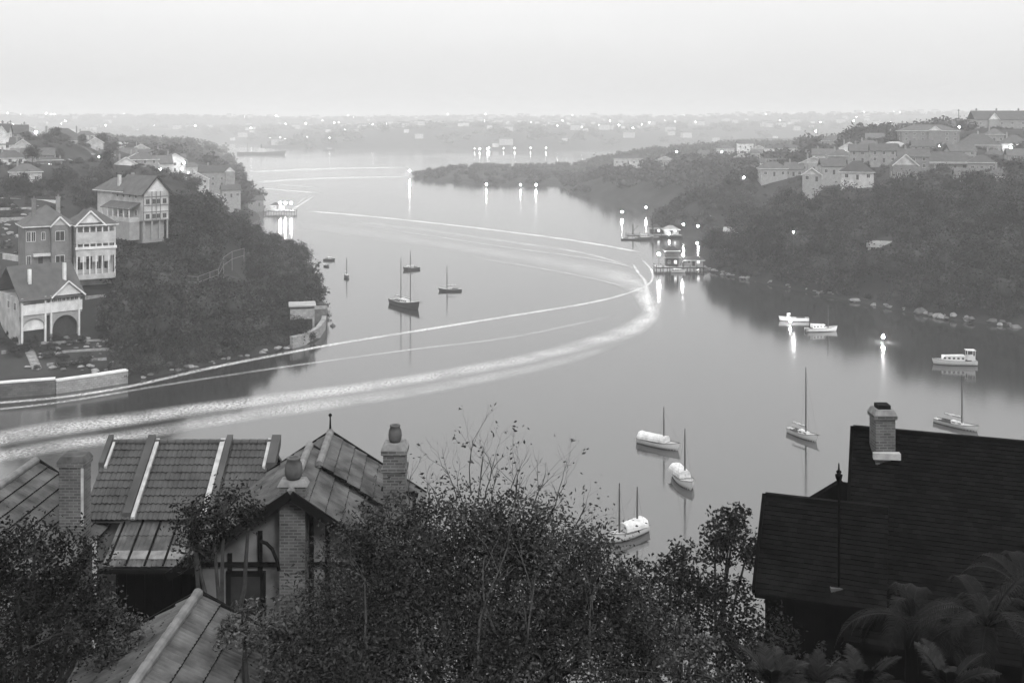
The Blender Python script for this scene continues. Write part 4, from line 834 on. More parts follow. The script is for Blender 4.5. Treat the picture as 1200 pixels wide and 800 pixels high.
tc = N.new('ShaderNodeTexCoord'); nz = N.new('ShaderNodeTexNoise'); nz.inputs['Scale'].default_value = 1.7; nz.inputs['Detail'].default_value = 8; nz.inputs['Roughness'].default_value = .8; Lk.new(tc.outputs['Object'], nz.inputs['Vector'])
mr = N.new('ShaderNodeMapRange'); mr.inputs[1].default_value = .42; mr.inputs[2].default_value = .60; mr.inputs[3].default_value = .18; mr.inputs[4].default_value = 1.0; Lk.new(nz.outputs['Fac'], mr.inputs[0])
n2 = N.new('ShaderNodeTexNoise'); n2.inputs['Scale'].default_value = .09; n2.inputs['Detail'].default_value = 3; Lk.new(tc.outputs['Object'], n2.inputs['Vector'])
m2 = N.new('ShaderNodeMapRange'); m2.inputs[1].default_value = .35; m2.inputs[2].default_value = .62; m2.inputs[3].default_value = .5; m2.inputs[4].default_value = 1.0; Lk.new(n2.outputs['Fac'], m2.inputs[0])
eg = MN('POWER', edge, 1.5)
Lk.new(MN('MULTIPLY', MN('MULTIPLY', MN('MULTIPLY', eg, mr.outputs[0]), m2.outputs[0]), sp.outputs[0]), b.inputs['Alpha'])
def smooth_path(P, n=10):
    out = []
    for i in range(len(P)-1):
        p0, p1, p2, p3 = P[max(i-1, 0)], P[i], P[i+1], P[min(i+2, len(P)-1)]
        for k in range(n):
            t_ = k/n; out.append(tuple(.5*((2*b_)+(-a+c)*t_+(2*a-5*b_+4*c-d_)*t_*t_+(-a+3*b_-3*c+d_)*t_**3) for a, b_, c, d_ in zip(p0, p1, p2, p3)))
    out.append(tuple(P[-1])); return out
TRAILS = [  # (px, py, thickness px, strength)
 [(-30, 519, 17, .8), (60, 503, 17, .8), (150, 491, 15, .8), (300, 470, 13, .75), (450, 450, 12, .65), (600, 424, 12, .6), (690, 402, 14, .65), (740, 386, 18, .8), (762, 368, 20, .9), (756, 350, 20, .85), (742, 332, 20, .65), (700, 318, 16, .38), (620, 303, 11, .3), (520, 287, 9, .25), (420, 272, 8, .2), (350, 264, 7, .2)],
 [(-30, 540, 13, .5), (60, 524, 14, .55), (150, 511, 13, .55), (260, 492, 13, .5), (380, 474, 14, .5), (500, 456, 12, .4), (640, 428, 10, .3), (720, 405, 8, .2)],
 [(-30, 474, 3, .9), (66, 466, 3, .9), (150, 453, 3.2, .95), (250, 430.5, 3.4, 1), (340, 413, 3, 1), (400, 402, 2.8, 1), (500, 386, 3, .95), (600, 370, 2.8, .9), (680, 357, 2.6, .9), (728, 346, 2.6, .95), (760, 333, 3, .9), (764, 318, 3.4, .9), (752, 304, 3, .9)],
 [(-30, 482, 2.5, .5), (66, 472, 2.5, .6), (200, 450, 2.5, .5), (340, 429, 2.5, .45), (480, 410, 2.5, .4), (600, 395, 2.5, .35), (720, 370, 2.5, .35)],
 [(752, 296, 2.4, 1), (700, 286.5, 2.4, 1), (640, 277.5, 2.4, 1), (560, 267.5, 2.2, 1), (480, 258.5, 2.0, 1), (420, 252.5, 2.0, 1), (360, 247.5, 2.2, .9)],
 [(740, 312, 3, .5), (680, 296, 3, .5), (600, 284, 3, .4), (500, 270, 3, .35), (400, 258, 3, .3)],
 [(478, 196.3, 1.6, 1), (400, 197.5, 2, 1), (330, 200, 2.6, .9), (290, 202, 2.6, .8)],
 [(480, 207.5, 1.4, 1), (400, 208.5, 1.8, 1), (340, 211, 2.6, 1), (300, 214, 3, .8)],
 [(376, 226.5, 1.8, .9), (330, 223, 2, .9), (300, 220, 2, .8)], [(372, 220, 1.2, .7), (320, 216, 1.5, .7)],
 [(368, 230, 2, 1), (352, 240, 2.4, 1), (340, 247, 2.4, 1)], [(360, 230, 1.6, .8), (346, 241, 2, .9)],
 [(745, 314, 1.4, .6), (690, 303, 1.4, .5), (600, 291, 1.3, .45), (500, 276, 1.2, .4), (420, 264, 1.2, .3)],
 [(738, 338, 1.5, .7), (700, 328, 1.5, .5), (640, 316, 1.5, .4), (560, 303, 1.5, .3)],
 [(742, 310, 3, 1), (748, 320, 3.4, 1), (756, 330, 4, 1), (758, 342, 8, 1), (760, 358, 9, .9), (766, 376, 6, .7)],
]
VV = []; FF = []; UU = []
for k, P in enumerate(TRAILS):
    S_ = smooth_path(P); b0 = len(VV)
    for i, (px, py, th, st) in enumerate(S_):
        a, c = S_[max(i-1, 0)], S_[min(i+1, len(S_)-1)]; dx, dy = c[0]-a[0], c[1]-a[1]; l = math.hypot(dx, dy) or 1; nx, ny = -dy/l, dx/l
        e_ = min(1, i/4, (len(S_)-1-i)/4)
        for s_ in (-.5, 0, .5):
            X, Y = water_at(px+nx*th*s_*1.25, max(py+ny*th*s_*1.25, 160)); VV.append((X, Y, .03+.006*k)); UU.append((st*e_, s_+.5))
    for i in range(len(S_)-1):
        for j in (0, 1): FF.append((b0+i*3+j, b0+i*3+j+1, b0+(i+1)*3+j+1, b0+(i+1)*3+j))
o = mesh_np('light_trail_strips', VV, FF, M_trail); tag(o, 'ferry light trails painted as white froth across the bay between the two wharves', 'light_trail', kind='stuff')
ul = o.data.uv_layers.new(name='light_trail')
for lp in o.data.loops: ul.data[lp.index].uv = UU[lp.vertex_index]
# ================================================================ foreground houses
M_fbrick = material('stack_brick', .8, .3, 1.5, .95, brick=(.25, .088, .014, .07, .14, .17), bump=.4)
M_fstone = material('stack_stone', .06, .5, 3, .95, bump=.6, detail=8)
M_cap = material('pale_cement', .17, .35, 4, .9, bump=.3)
M_pot = material('terracotta_pot', .07, .25, 5, .7)
M_pan = material('old_roof_tile', .06, .3, 1.2, .8, island=.0, bump=.2, detail=8)
M_sheet = material('weathered_roof_sheet', .075, .6, 1.6, .75, bump=.1, detail=8)
M_cover = material('ridge_capping', .14, .3, 3, .8)
M_flash = material('white_flashing', .36, .25, 4, .7)
M_plaster = material('stained_plaster', .16, .4, 1.3, .95, bump=.2, detail=8)
M_timber = material('black_timber', .007, .4, 3, .8, spec=.05)
M_slate = material('black_slate', .0035, .5, 1.5, .8, island=.7, spec=.04)
M_black = material('tarred_board', .003, .3, 4, .9, spec=.01)
def ribbed(name, A, B, dn, courses, waves, amp, step, mat, parent, jitter=0.0, seed=0, per=6):
    """roof plane from ridge A-B running down along dn: real ribs across, overlapping courses down"""
    A, B, dn = Vector(A), Vector(B), Vector(dn); u = B-A; n = u.cross(dn).normalized()
    if n.z < 0: n = -n
    rs = np.random.RandomState(seed); nu = waves*per+1; V = []; rows = []
    for c in range(courses):
        for t_, lift in ((0, .1), (.999, 1.0)): rows.append(((c+t_)/courses, lift, c))
    off = rs.normal(size=courses)*jitter; tile = rs.normal(size=(courses, waves+1))*jitter
    for t_, lift, c in rows:
        for i in range(nu):
            s_ = i/(nu-1); wv = math.cos(i/per*2*math.pi); hgt = amp*wv+step*lift+tile[c][i//per]
            V.append(tuple(A+u*s_+dn*(t_+off[c]*.0)+n*hgt))
    Q = [(r*nu+i, r*nu+i+1, (r+1)*nu+i+1, (r+1)*nu+i) for r in range(len(rows)-1) for i in range(nu-1)]
    # underside, so the roof has a thickness
    b = len(V); nn = -n*.12; V += [tuple(A+nn), tuple(B+nn), tuple(B+dn+nn), tuple(A+dn+nn)]; Q.append((b+3, b+2, b+1, b))
    L0 = [r*nu for r in range(len(rows))]; 
    o = mesh_np(name, V, Q, mat, parent); return o
def cap_row(name, A, B, r, mat, parent, n=14):
    """row of half-round ridge caps"""
    A, B = Vector(A), Vector(B); m = MB()
    for i in range(n):
        a, b = A+(B-A)*(i/n), A+(B-A)*((i+.93)/n); m.tube([a, b], [r*1.08, r*.92], 10)
    return m.build(name, mat, parent, smooth=False)
def stack(parent, x, y, z0, z1, w_, d_, mat, name='chimney', bands=(), capm=None, pots=(), pot_mat=None):
    m = MB().box(x-w_/2, x+w_/2, y-d_/2, y+d_/2, z0, z1)
    for zb, hb, ob in bands: m.box(x-w_/2-ob, x+w_/2+ob, y-d_/2-ob, y+d_/2+ob, zb, zb+hb)
    c = m.build(name, mat, parent)
    MB().hexa([(x-w_/2-.06, y-d_/2-.06, z1+.002), (x+w_/2+.06, y-d_/2-.06, z1+.002), (x+w_/2+.06, y+d_/2+.06, z1+.002), (x-w_/2-.06, y+d_/2+.06, z1+.002), (x-w_/2+.03, y-d_/2+.03, z1+.17), (x+w_/2-.03, y-d_/2+.03, z1+.17), (x+w_/2-.03, y+d_/2-.03, z1+.17), (x-w_/2+.03, y+d_/2-.03, z1+.17)]).build('chimney_cap', capm or M_cap, c)
    for px_, hp, rp in pots:
        zz = z1+.165; MB().lathe([(rp*.75, zz), (rp*.95, zz+hp*.15), (rp*1.05, zz+hp*.4), (rp*.95, zz+hp*.7), (rp*.72, zz+hp*.88), (rp*.8, zz+hp*.92), (rp*.8, zz+hp), (rp*.55, zz+hp), (rp*.5, zz+hp*.6)], (x+px_, y, 0), 18).build('chimney_pot', pot_mat or M_pot, c, smooth=True)
    return c
# ---- the many-roofed house at the lower left (camera-facing, level ridges)
p0 = Vector((-9, 33, 38)); hs = empty('villa', p0, 0, 'rambling villa in the left foreground with tiled and sheet roofs, chimney stacks and half-timbered gable', 'house')
def Lc(v): return Vector(v)-p0
# tiled main roof
zr = at(250, 519, 37).z; yb = 37-2.45; zb = zr-2.45*.7
dn = Vector((0, yb-37, zb-zr))
rt = ribbed('tiled_roof', Lc((-13.55, 37, zr)), Lc((-8.05, 37, zr)), dn, 10, 34, .020, .045, M_pan, hs, .006, 3)
cap_row('ridge_cap', Lc((-13.5, 37.02, zr+.03)), Lc((-8.0, 37.02, zr+.03)), .10, M_pan, rt, 20)
MB().slab([Lc((-13.5, 37.1, zr-.02)), Lc((-8.1, 37.1, zr-.02)), Lc((-8.1, 41, zr-2.7)), Lc((-13.5, 41, zr-2.7))], .1).build('rear_roof', M_pan, hs)
for (x0, x1, wm) in ((-12.28, -12.02, (-12.0, -11.88)), (-9.62, -9.42, (-9.82, -9.66)), (-13.62, -13.45, (-13.42, -13.34)), (-8.1, -7.8, (-8.22, -8.12))):
    f_ = .38 if x0 in (-13.62, -8.1) else 1.02; m = MB()
    a = Lc((x0, 37.1, zr+.02)); b = a+dn*f_; w_ = x1-x0
    m.hexa([b+Vector((0, 0, -.1)), b+Vector((w_, 0, -.1)), a+Vector((w_, 0, -.1)), a+Vector((0, 0, -.1)), b+Vector((0, 0, .24)), b+Vector((w_, 0, .24)), a+Vector((w_, 0, .24)), a+Vector((0, 0, .24))]); par = m.build('parapet', M_pan, hs)
    a = Lc((wm[0], 37.05, zr+.06)); b = a+dn*f_; w_ = wm[1]-wm[0]; m = MB()
    m.hexa([b+Vector((0, 0, -.02)), b+Vector((w_, 0, -.02)), a+Vector((w_, 0, -.02)), a+Vector((0, 0, -.02)), b+Vector((0, 0, .09)), b+Vector((w_, 0, .09)), a+Vector((w_, 0, .09)), a+Vector((0, 0, .09))]); m.build('flashing', M_flash, par)
# lower sheet roof below the tiles, with seams and a pale eave strip
a = Lc((-12.35, yb+.15, zb-.08)); dn2 = Vector((0, -1.62, -.80)); lr = ribbed('lean_to_roof', a, a+Vector((4.2, 0, 0)), dn2, 3, 28, .012, .03, M_sheet, hs, .004, 5)
m = MB()
for i in range(8): q = a+Vector((.15+i*.56, 0, .05)); m.bar(q, q+dn2, .05, .05)
m.build('seam', M_timber, lr)
for i in range(6):
    q = a+Vector((.2+i*.56, 0, .035))+dn2*.86; m = MB(); m.hexa([q, q+Vector((.48, 0, 0)), q+Vector((.48, 0, 0))-dn2*.18, q-dn2*(.16+.03*math.sin(i*2)), q+Vector((0, 0, .02)), q+Vector((.48, 0, .02)), q+Vector((.48, 0, .02))-dn2*.18, q-dn2*.17+Vector((0, 0, .02))]); m.build('roof_patch', M_cap, lr)
b = a+dn2; MB().box(b.x-.1, b.x+4.4, b.y-.12, b.y, b.z-.16, b.z-.03).build('gutter', M_timber, lr)
wl = MB(); wl.box(b.x+.25, b.x+3.6, b.y+.5, b.y+.7, b.z-4.6, b.z-.1)
for i in range(12): wl.box(b.x+.25+i*.28, b.x+.29+i*.28, b.y+.47, b.y+.499, b.z-4.6, b.z-.1)
wl.build('boarded_wall', M_black, hs)
# body of the house under the roofs
MB().box(*(lambda q, r: (q.x, r.x, q.y, r.y))(Lc((-13.3, 35.2, 0)), Lc((-8.2, 40.4, 0))), -6, zb-p0.z+.2).build('wall', M_plaster, hs)
# far left sheet roof (level ridge running toward the viewer)
def level_roof(P0, P1, hw, drop, courses, name, parent, mat=M_sheet, left=True, seams=True, right_mat=None, sag=0):
    P0, P1 = Vector(P0), Vector(P1); out = []
    for s_ in ((1, -1) if left else (1,)):
        dn_ = Vector((hw*s_, 0, -drop)); waves = int((P1-P0).length/.15)
        r_ = ribbed(name, Lc(P0), Lc(P1), dn_, courses, waves, .032, .05, mat, parent, .010, int(abs(P0.x)*10), 5); out.append(r_)
        if seams:
            m = MB(); nrm = (P1-P0).cross(dn_).normalized(); nrm = nrm if nrm.z > 0 else -nrm
            for c in range(1, courses): m.bar(Lc(P0)+dn_*(c/courses)+nrm*.045, Lc(P1)+dn_*(c/courses)+nrm*.045, .028, .03)
            m.build('seam', M_timber, r_)
        m = MB(); m.bar(Lc(P0)+Vector((0, .06, .02)), Lc(P0)+dn_+Vector((0, .06, .02)), .1, .16); m.build('verge', M_timber, r_)
    cap_row('ridge_cap', Lc(P0)+Vector((0, 0, .05)), Lc(P1)+Vector((0, 0, .05)), .12, M_cover, out[0], max(4, int((P1-P0).length/.45)))
    return out
A = at(42, 541, 36); B = at(-2, 583, 33.4); B.z = A.z
level_roof(A, B+(B-A)*1.2, 2.75, 1.78, 8, 'sheet_roof', hs)
q, r_ = Lc((-18, 28.6, 0)), Lc((-13.6, 35.6, 0)); MB().box(q.x, r_.x, q.y, r_.y, -5, A.z-p0.z-2.0).build('wall', M_plaster, hs)
# roof with finial, behind
A = at(387, 508, 38); level_roof(A, Vector((A.x+.25, 34.4, A.z)), 3.3, 2.12, 8, 'sheet_roof', hs)
MB().tube([Lc(A), Lc(A+Vector((0, 0, .35))), Lc(A+Vector((0, 0, .62)))], [.05, .03, .02], 6).lathe([(.03, .58), (.07, .64), (.03, .70)], Lc(A), 8).build('finial', M_timber, hs)
# front roof ending in the half-timbered gable
A = at(363, 523, 36); ye = 31.2; Bf = Vector((A.x+.32, ye, A.z))
fr_ = level_roof(A, Bf, 3.25, 2.16, 7, 'sheet_roof', hs, seams=True)
q = Lc((Bf.x, 31.95, 0)); za = A.z-p0.z; g = MB()
g.v += [(q.x-2.7, q.y, -4), (q.x+2.9, q.y, -4), (q.x+2.9, q.y, za-2.0), (q.x, q.y, za-.12), (q.x-2.7, q.y, za-1.9), (q.x-2.7, q.y+.2, -4), (q.x+2.9, q.y+.2, -4), (q.x+2.9, q.y+.2, za-2.0), (q.x, q.y+.2, za-.12), (q.x-2.7, q.y+.2, za-1.9)]
g.f += [(0, 1, 2, 3, 4), (9, 8, 7, 6, 5), (0, 5, 6, 1), (1, 6, 7, 2), (4, 9, 5, 0)]; gw = g.build('gable_wall', M_plaster, hs)
m = MB()
for pxv, ytop in ((301, -1.25), (327, -.55), (362, -.6), (381, -1.1), (265, -1.9)):
    xx = (pxv-CX)/F*31.5+9; m.box(xx-.065, xx+.065, q.y-.07, q.y-.004, -3.5, za+ytop)
zz = at(0, 667, 31.5).z-38
m.box(q.x-2.7, q.x+2.9, q.y-.1, q.y-.071, zz-.07, zz+.07); m.build('timber_frame', M_timber, gw)
m = MB(); pts = [((303+(327-303)*(1-math.cos(t_))), 633+30*math.sin(t_)) for t_ in [i*math.pi/2/8 for i in range(9)]]
m = MB(); m.tube([Lc(at(a_, b_, 31.4)) for a_, b_ in [(305, 634), (312, 636), (319, 643), (324, 655), (327, 668)]], .055, 6); m.build('curved_brace', M_timber, gw)
for s_, L__ in ((-1, 3.5), (1, 3.3)):
    MB().bar((q.x, q.y-.72, za+.02), (q.x+s_*L__, q.y-.72, za+.02-L__*.665), .07, .26).build('bargeboard', M_timber, gw)
stack(gw, q.x+.0, q.y-.22, -3.5, za+.16, .74, .4, M_fbrick, 'chimney_breast', (), M_cap, ((0, .62, .25),))
wq = Lc(at(283, 700, 31.5)); f = MB(); f.box(wq.x-.55, wq.x+.6, q.y-.06, q.y-.003, wq.z-.55, wq.z+.6); fw = f.build('window', M_timber, gw); MB().box(wq.x-.4, wq.x-.03, q.y-.08, q.y-.061, wq.z-.4, wq.z+.45).box(wq.x+.03, wq.x+.45, q.y-.08, q.y-.061, wq.z-.4, wq.z+.45).build('pane', M_glass, fw)
MB().box(q.x+2.68, q.x+2.9, q.y+.21, q.y+6, -4, za-2.05).build('side_wall', M_plaster, hs)
# brick stack with pot, right
b = at(463, 603, 33.5); t_ = at(463, 524, 33.5); x_ = Lc(b).x; y_ = Lc(b).y
stack(hs, x_, y_, Lc(b).z-1.2, Lc(t_).z, .66, .66, M_fbrick, 'chimney', ((Lc(t_).z-.14, .14, .06), (Lc(t_).z-.66, .12, .05)), M_cap, ((0, .52, .2),))
# squat stone stack, left
b = at(88, 600, 33.6); t_ = at(88, 530, 33.6); stack(hs, Lc(b).x, Lc(b).y, Lc(b).z-1.0, Lc(t_).z-.22, .74, .6, M_fbrick, 'chimney', ((Lc(t_).z-.36, .14, .05),), M_fstone)
q = Lc(t_); MB().box(q.x+.30, q.x+.38, q.y-.325, q.y-.302, Lc(b).z-.3, q.z-.2).build('corner_flashing', M_flash, hs)
# dividing kneelers right of the stack
A = at(447, 572, 34.5); MB().bar(Lc(A), Lc(at(490, 580, 34.5)), .1, .12).bar(Lc(at(485, 575, 34.5)), Lc(at(485, 610, 34.5)), .08, .08).build('railing', M_timber, hs)
# ---- garden pavilion roof nearest the camera, lower left
p1 = at(232, 697, 27); pv_ = empty('outbuilding', (p1.x, 25, 38), 0, 'corrugated-roofed outbuilding cut by the bottom edge, below the half-timbered gable', 'outbuilding')
save = p0; p0 = Vector((p1.x, 25, 38))
B = Vector((p1.x-.1, 20.6, p1.z)); level_roof(p1, B, 3.1, 1.75, 6, 'sheet_roof', pv_)
MB().box(-2.6, 2.6, -4, 1.6, -2.5, p1.z-38-1.6).build('wall', M_plaster, pv_)
p0 = save
# ---- black slate house, right
rz = math.radians(-20); pr = Vector((9.3, 34, 38)); hr = empty('slate_house', pr, 0, 'black slate-roofed house filling the right foreground, with one pale brick chimney', 'house')
ux = Vector((math.cos(rz), math.sin(rz), 0)); dx_ = Vector((math.sin(rz), -math.cos(rz), 0))
def slates(name, A, width, run, drop, rows, mat, parent, seed, sw=.26, endcut=None):
    rs = np.random.RandomState(seed); A = Vector(A)-pr; dn_ = dx_*run+Vector((0, 0, -drop)); L_ = dn_.length; dv = dn_/L_; n = ux.cross(dv); n = n if n.z > 0 else -n; V = []; Q = []
    rh = L_/rows
    for r_ in range(rows):
        x = -(r_ % 2)*sw/2
        while x < width:
            w_ = sw*.96; a0 = max(x, 0); a1 = min(x+w_, width); x += sw
            if a1-a0 < .03: continue
            j = rs.uniform(0, .014); t0 = r_*rh; t1 = t0+rh*1.25+rs.uniform(-.008, .008); b = len(V)
            for (aa, tt_, hh) in ((a0, t0, .006), (a1, t0, .006), (a1, t1, .03+j), (a0, t1, .03+j)): V.append(A+ux*aa+dv*tt_+n*hh)
            for (aa, tt_, hh) in ((a0, t1, .008), (a1, t1, .008)): V.append(A+ux*aa+dv*tt_+n*hh)
            Q += [(b, b+1, b+2, b+3), (b+3, b+2, b+5, b+4)]
    o = mesh_np(name, [tuple(v) for v in V], Q, mat, parent)
    m = MB(); m.slab([A, A+ux*width, A+ux*width+dn_, A+dn_], .14); m.build('roof_deck', M_black, o)
    m = MB(); m.bar(A+n*.03, A+ux*width+n*.03, .16, .12); m.build('ridge', M_slate, o)
    m = MB(); m.bar(A+dn_+Vector((0, 0, -.08)), A+ux*width+dn_+Vector((0, 0, -.08)), .12, .12); m.build('gutter', M_black, o)
    m = MB(); m.bar(A-ux*.04+n*.02, A-ux*.04+dn_+n*.02, .1, .16); m.build('verge', M_black, o)
    return o
A = at(1000, 501, 36); slates('slate_roof', A, 13, 5.35, 4.55, 46, M_slate, hr, 1)
MB().slab([A-pr, A-pr+ux*13, A-pr+ux*13-dx_*4+Vector((0, 0, -3.4)), A-pr-dx_*4+Vector((0, 0, -3.4))], .14).build('rear_roof', M_black, hr)
bl = MB(); zc = A.z-pr.z
c0 = A-pr+ux*.35+dx_*4.9; c1 = A-pr+ux*12.5+dx_*4.9; c2 = c1-dx_*9; c3 = c0-dx_*9
bl.hexa([Vector((c.x, c.y, -6)) for c in (c0, c1, c2, c3)]+[Vector((c.x, c.y, zc-4.5)) for c in (c0, c1, c2, c3)]); bl.build('wall', M_black, hr)
g0 = A-pr+ux*.3; m = MB(); m.poly([Vector((c0.x, c0.y, zc-4.5)), Vector((c3.x, c3.y, zc-4.5)), g0+Vector((0, 0, -.2))]); m.poly([g0+Vector((0, 0, -.2))+ux*.1, Vector((c3.x, c3.y, zc-4.5))+ux*.1, Vector((c0.x, c0.y, zc-4.5))+ux*.1]); m.build('gable', M_black, hr)
A2 = at(897, 580, 34); slates('wing_roof', A2, 3.6, 2.42, 2.02, 20, M_slate, hr, 2)
bl = MB(); c0 = A2-pr+ux*.25+dx_*2.1; c1 = c0+ux*3.4; c2 = c1-dx_*4.3; c3 = c0-dx_*4.3; zc2 = A2.z-pr.z
bl.hexa([Vector((c.x, c.y, -6)) for c in (c0, c1, c2, c3)]+[Vector((c.x, c.y, zc2-1.95)) for c in (c0, c1, c2, c3)])
for i in range(13):
    c = c0+ux*(i*.27)+dx_*.02; bl.hexa([Vector((c.x, c.y, -6)), Vector((c.x, c.y, -6))+ux*.04, Vector((c.x, c.y, -6))+ux*.04-dx_*.015, Vector((c.x, c.y, -6))-dx_*.015]+[Vector((c.x, c.y, zc2-2)), Vector((c.x, c.y, zc2-2))+ux*.04, Vector((c.x, c.y, zc2-2))+ux*.04-dx_*.015, Vector((c.x, c.y, zc2-2))-dx_*.015])
bl.build('wing_wall', M_black, hr)
MB().slab([A2-pr, A2-pr+ux*3.6, A2-pr+ux*3.6-dx_*2.3+Vector((0, 0, -1.95)), A2-pr-dx_*2.3+Vector((0, 0, -1.95))], .12).build('rear_roof', M_black, hr)
gp = at(985, 565, 35.2)-pr; m = MB(); m.slab([gp, gp+ux*1.2, gp+ux*1.2-ux*1.0+Vector((0, 0, -.65)), gp-ux*1.0+Vector((0, 0, -.65))], .1); m.prism([(gp.x-.9, gp.z-.6), (gp.x+.6, gp.z-.6), (gp.x+.1, gp.z)], gp.y+.1, gp.y+.4); m.build('dormer', M_black, hr)
# rain pipe with ornate head
c = at(983, 556, 31.6)-pr; e_ = at(983, 690, 31.3)-pr
MB().tube([c, e_], .032, 8).lathe([(.04, -.2), (.09, -.1), (.11, 0), (.05, .03), (.08, .09), (.03, .14), (.02, .3), (.0, .36)], c, 10).build('rain_pipe', M_black, hr)
MB().box(e_.x-.25, e_.x+.1, e_.y-.1, e_.y+.1, e_.z-.1, e_.z+.06).build('pipe_shoe', M_pot, hr)
# chimney
b = at(1034, 530, 35.1)-pr; t_ = at(1034, 484, 35.1)-pr; cc = stack(hr, b.x, b.y, b.z-.5, t_.z, .62, .62, M_fbrick, 'chimney', ((t_.z-.12, .12, .05),), M_cap)
MB().hexa([Vector((b.x-.42, b.y-.42, b.z-.1)), Vector((b.x+.42, b.y-.5, b.z-.1)), Vector((b.x+.42, b.y-.33, b.z-.05)), Vector((b.x-.42, b.y-.33, b.z-.05)), Vector((b.x-.42, b.y-.42, b.z+.1)), Vector((b.x+.42, b.y-.5, b.z+.1)), Vector((b.x+.42, b.y-.33, b.z+.12)), Vector((b.x-.42, b.y-.33, b.z+.12))]).build('flashing', M_flash, cc)
MB().box(t_.x-.2, t_.x+.2, t_.y-.2, t_.y+.2, t_.z+.175, t_.z+.30).build('flue', M_timber, cc)

# ================================================================ foreground trees and shrubs
M_fleaf = material('glossy_leaf', .026, .8, 1.3, .6, island=.55, spec=.08)
M_fleafp = material('pale_leaf', .055, .4, .9, .6, island=.75, spec=.1)
M_fdark = material('dark_leaf', .012, .4, .8, .6, island=.8, spec=.05)
M_limb = material('pale_limb', .055, .4, 6, .9)
M_twig = material('grey_twig', .035, .4, 6, .9)
def limb(m, rs, a, d_, L, r_, depth, tips, spread=.5, up=.12, segs=4):
    pts = [Vector(a)]; d_ = Vector(d_).normalized(); R = [r_]
    for i in range(segs):
        d_ = (d_+Vector((rs.gauss(0, .16), rs.gauss(0, .16), rs.gauss(0, .1)+up*.5))).normalized(); pts.append(pts[-1]+d_*L/segs); R.append(r_*(1-.55*(i+1)/segs))
    m.tube(pts, R, 5 if r_ > .02 else 3)
    if depth == 0: tips.append(tuple(pts[-1])); return
    for k in range(rs.choice([2, 3, 3])):
        j = rs.randint(2, segs); nd = (d_+Vector((rs.uniform(-1, 1), rs.uniform(-1, 1), rs.uniform(-.3, .7)))*spread*1.5).normalized()
        limb(m, rs, pts[j], nd, L*rs.uniform(.55, .8), R[j]*.7, depth-1, tips, spread, up, segs)
def garden_tree(name, base, lobes, n, size, mat, label, cat='tree', seed=1, trunk=True, spread=.17, aspect=.5, twigs=0, group=None, per=26):
    """lobes: (centre, rx, ry, rz). Leaves sit in clumps near the skin of each lobe, branches run out to the clumps"""
    rs = np.random.RandomState(seed); rp = random.Random(seed); base = Vector(base); root = empty(name, base, 0, label, cat, group); wts = np.array([l[1]*l[2]*l[3] for l in lobes])**.67; wts /= wts.sum(); P = []; cl_all = []
    for (c, rx, ry, rz_), wt in zip(lobes, wts):
        k = max(3, int(n*wt/per)); v = rs.normal(size=(k, 3)); v /= np.linalg.norm(v, axis=1)[:, None]; rad = rs.uniform(.35, 1.0, k)**.6
        cl = np.array(c)+v*rad[:, None]*np.array([rx, ry, rz_])*(1+.12*rs.normal(size=(k, 1)))
        cl_all.append(cl); sg = spread*min(rx, rz_)*rs.uniform(.5, 1.4, (k, 1)); P.append(np.repeat(cl, per, 0)+rs.normal(size=(k*per, 3))*np.repeat(sg, per, 0))
    P = np.vstack(P)-np.array(base); V, Q = leaf_quads(P, size, rs, 0, aspect); mesh_np('foliage', V, Q, mat, root)
    m = MB(); c_all = np.vstack(cl_all)
    top = Vector(np.mean([l[0] for l in lobes], 0))-base; fork = top*.35
    if trunk: m.tube([(0, 0, -1), tuple(fork*.5+Vector((.1, 0, 0))), tuple(fork)], [.2, .15, .12], 8)
    for (c, rx, ry, rz_), cl in zip(lobes, cl_all):
        cc = Vector(c)-base; mid = fork.lerp(cc, .6)+Vector((rp.uniform(-.15, .15), rp.uniform(-.1, .1), -.15)); m.tube([tuple(fork), tuple(mid), tuple(cc)], [.085, .06, .035], 6)
        for q in cl[:: max(1, len(cl)//14)]:
            e_ = Vector(q)-base; md = cc.lerp(e_, .5)+Vector((rp.gauss(0, .08), rp.gauss(0, .08), rp.gauss(0, .06))); m.tube([tuple(cc.lerp(md, .05)), tuple(md), tuple(e_)], [.028, .018, .007], 4)
    m.build('trunk', M_bark if False else M_twig, root)
    return root
def lob(px, py, Y, rpx, rpy, ry=None):
    c = at(px, py, Y); return (tuple(c), rpx/F*Y, ry or rpx/F*Y*.8, rpy/F*Y)
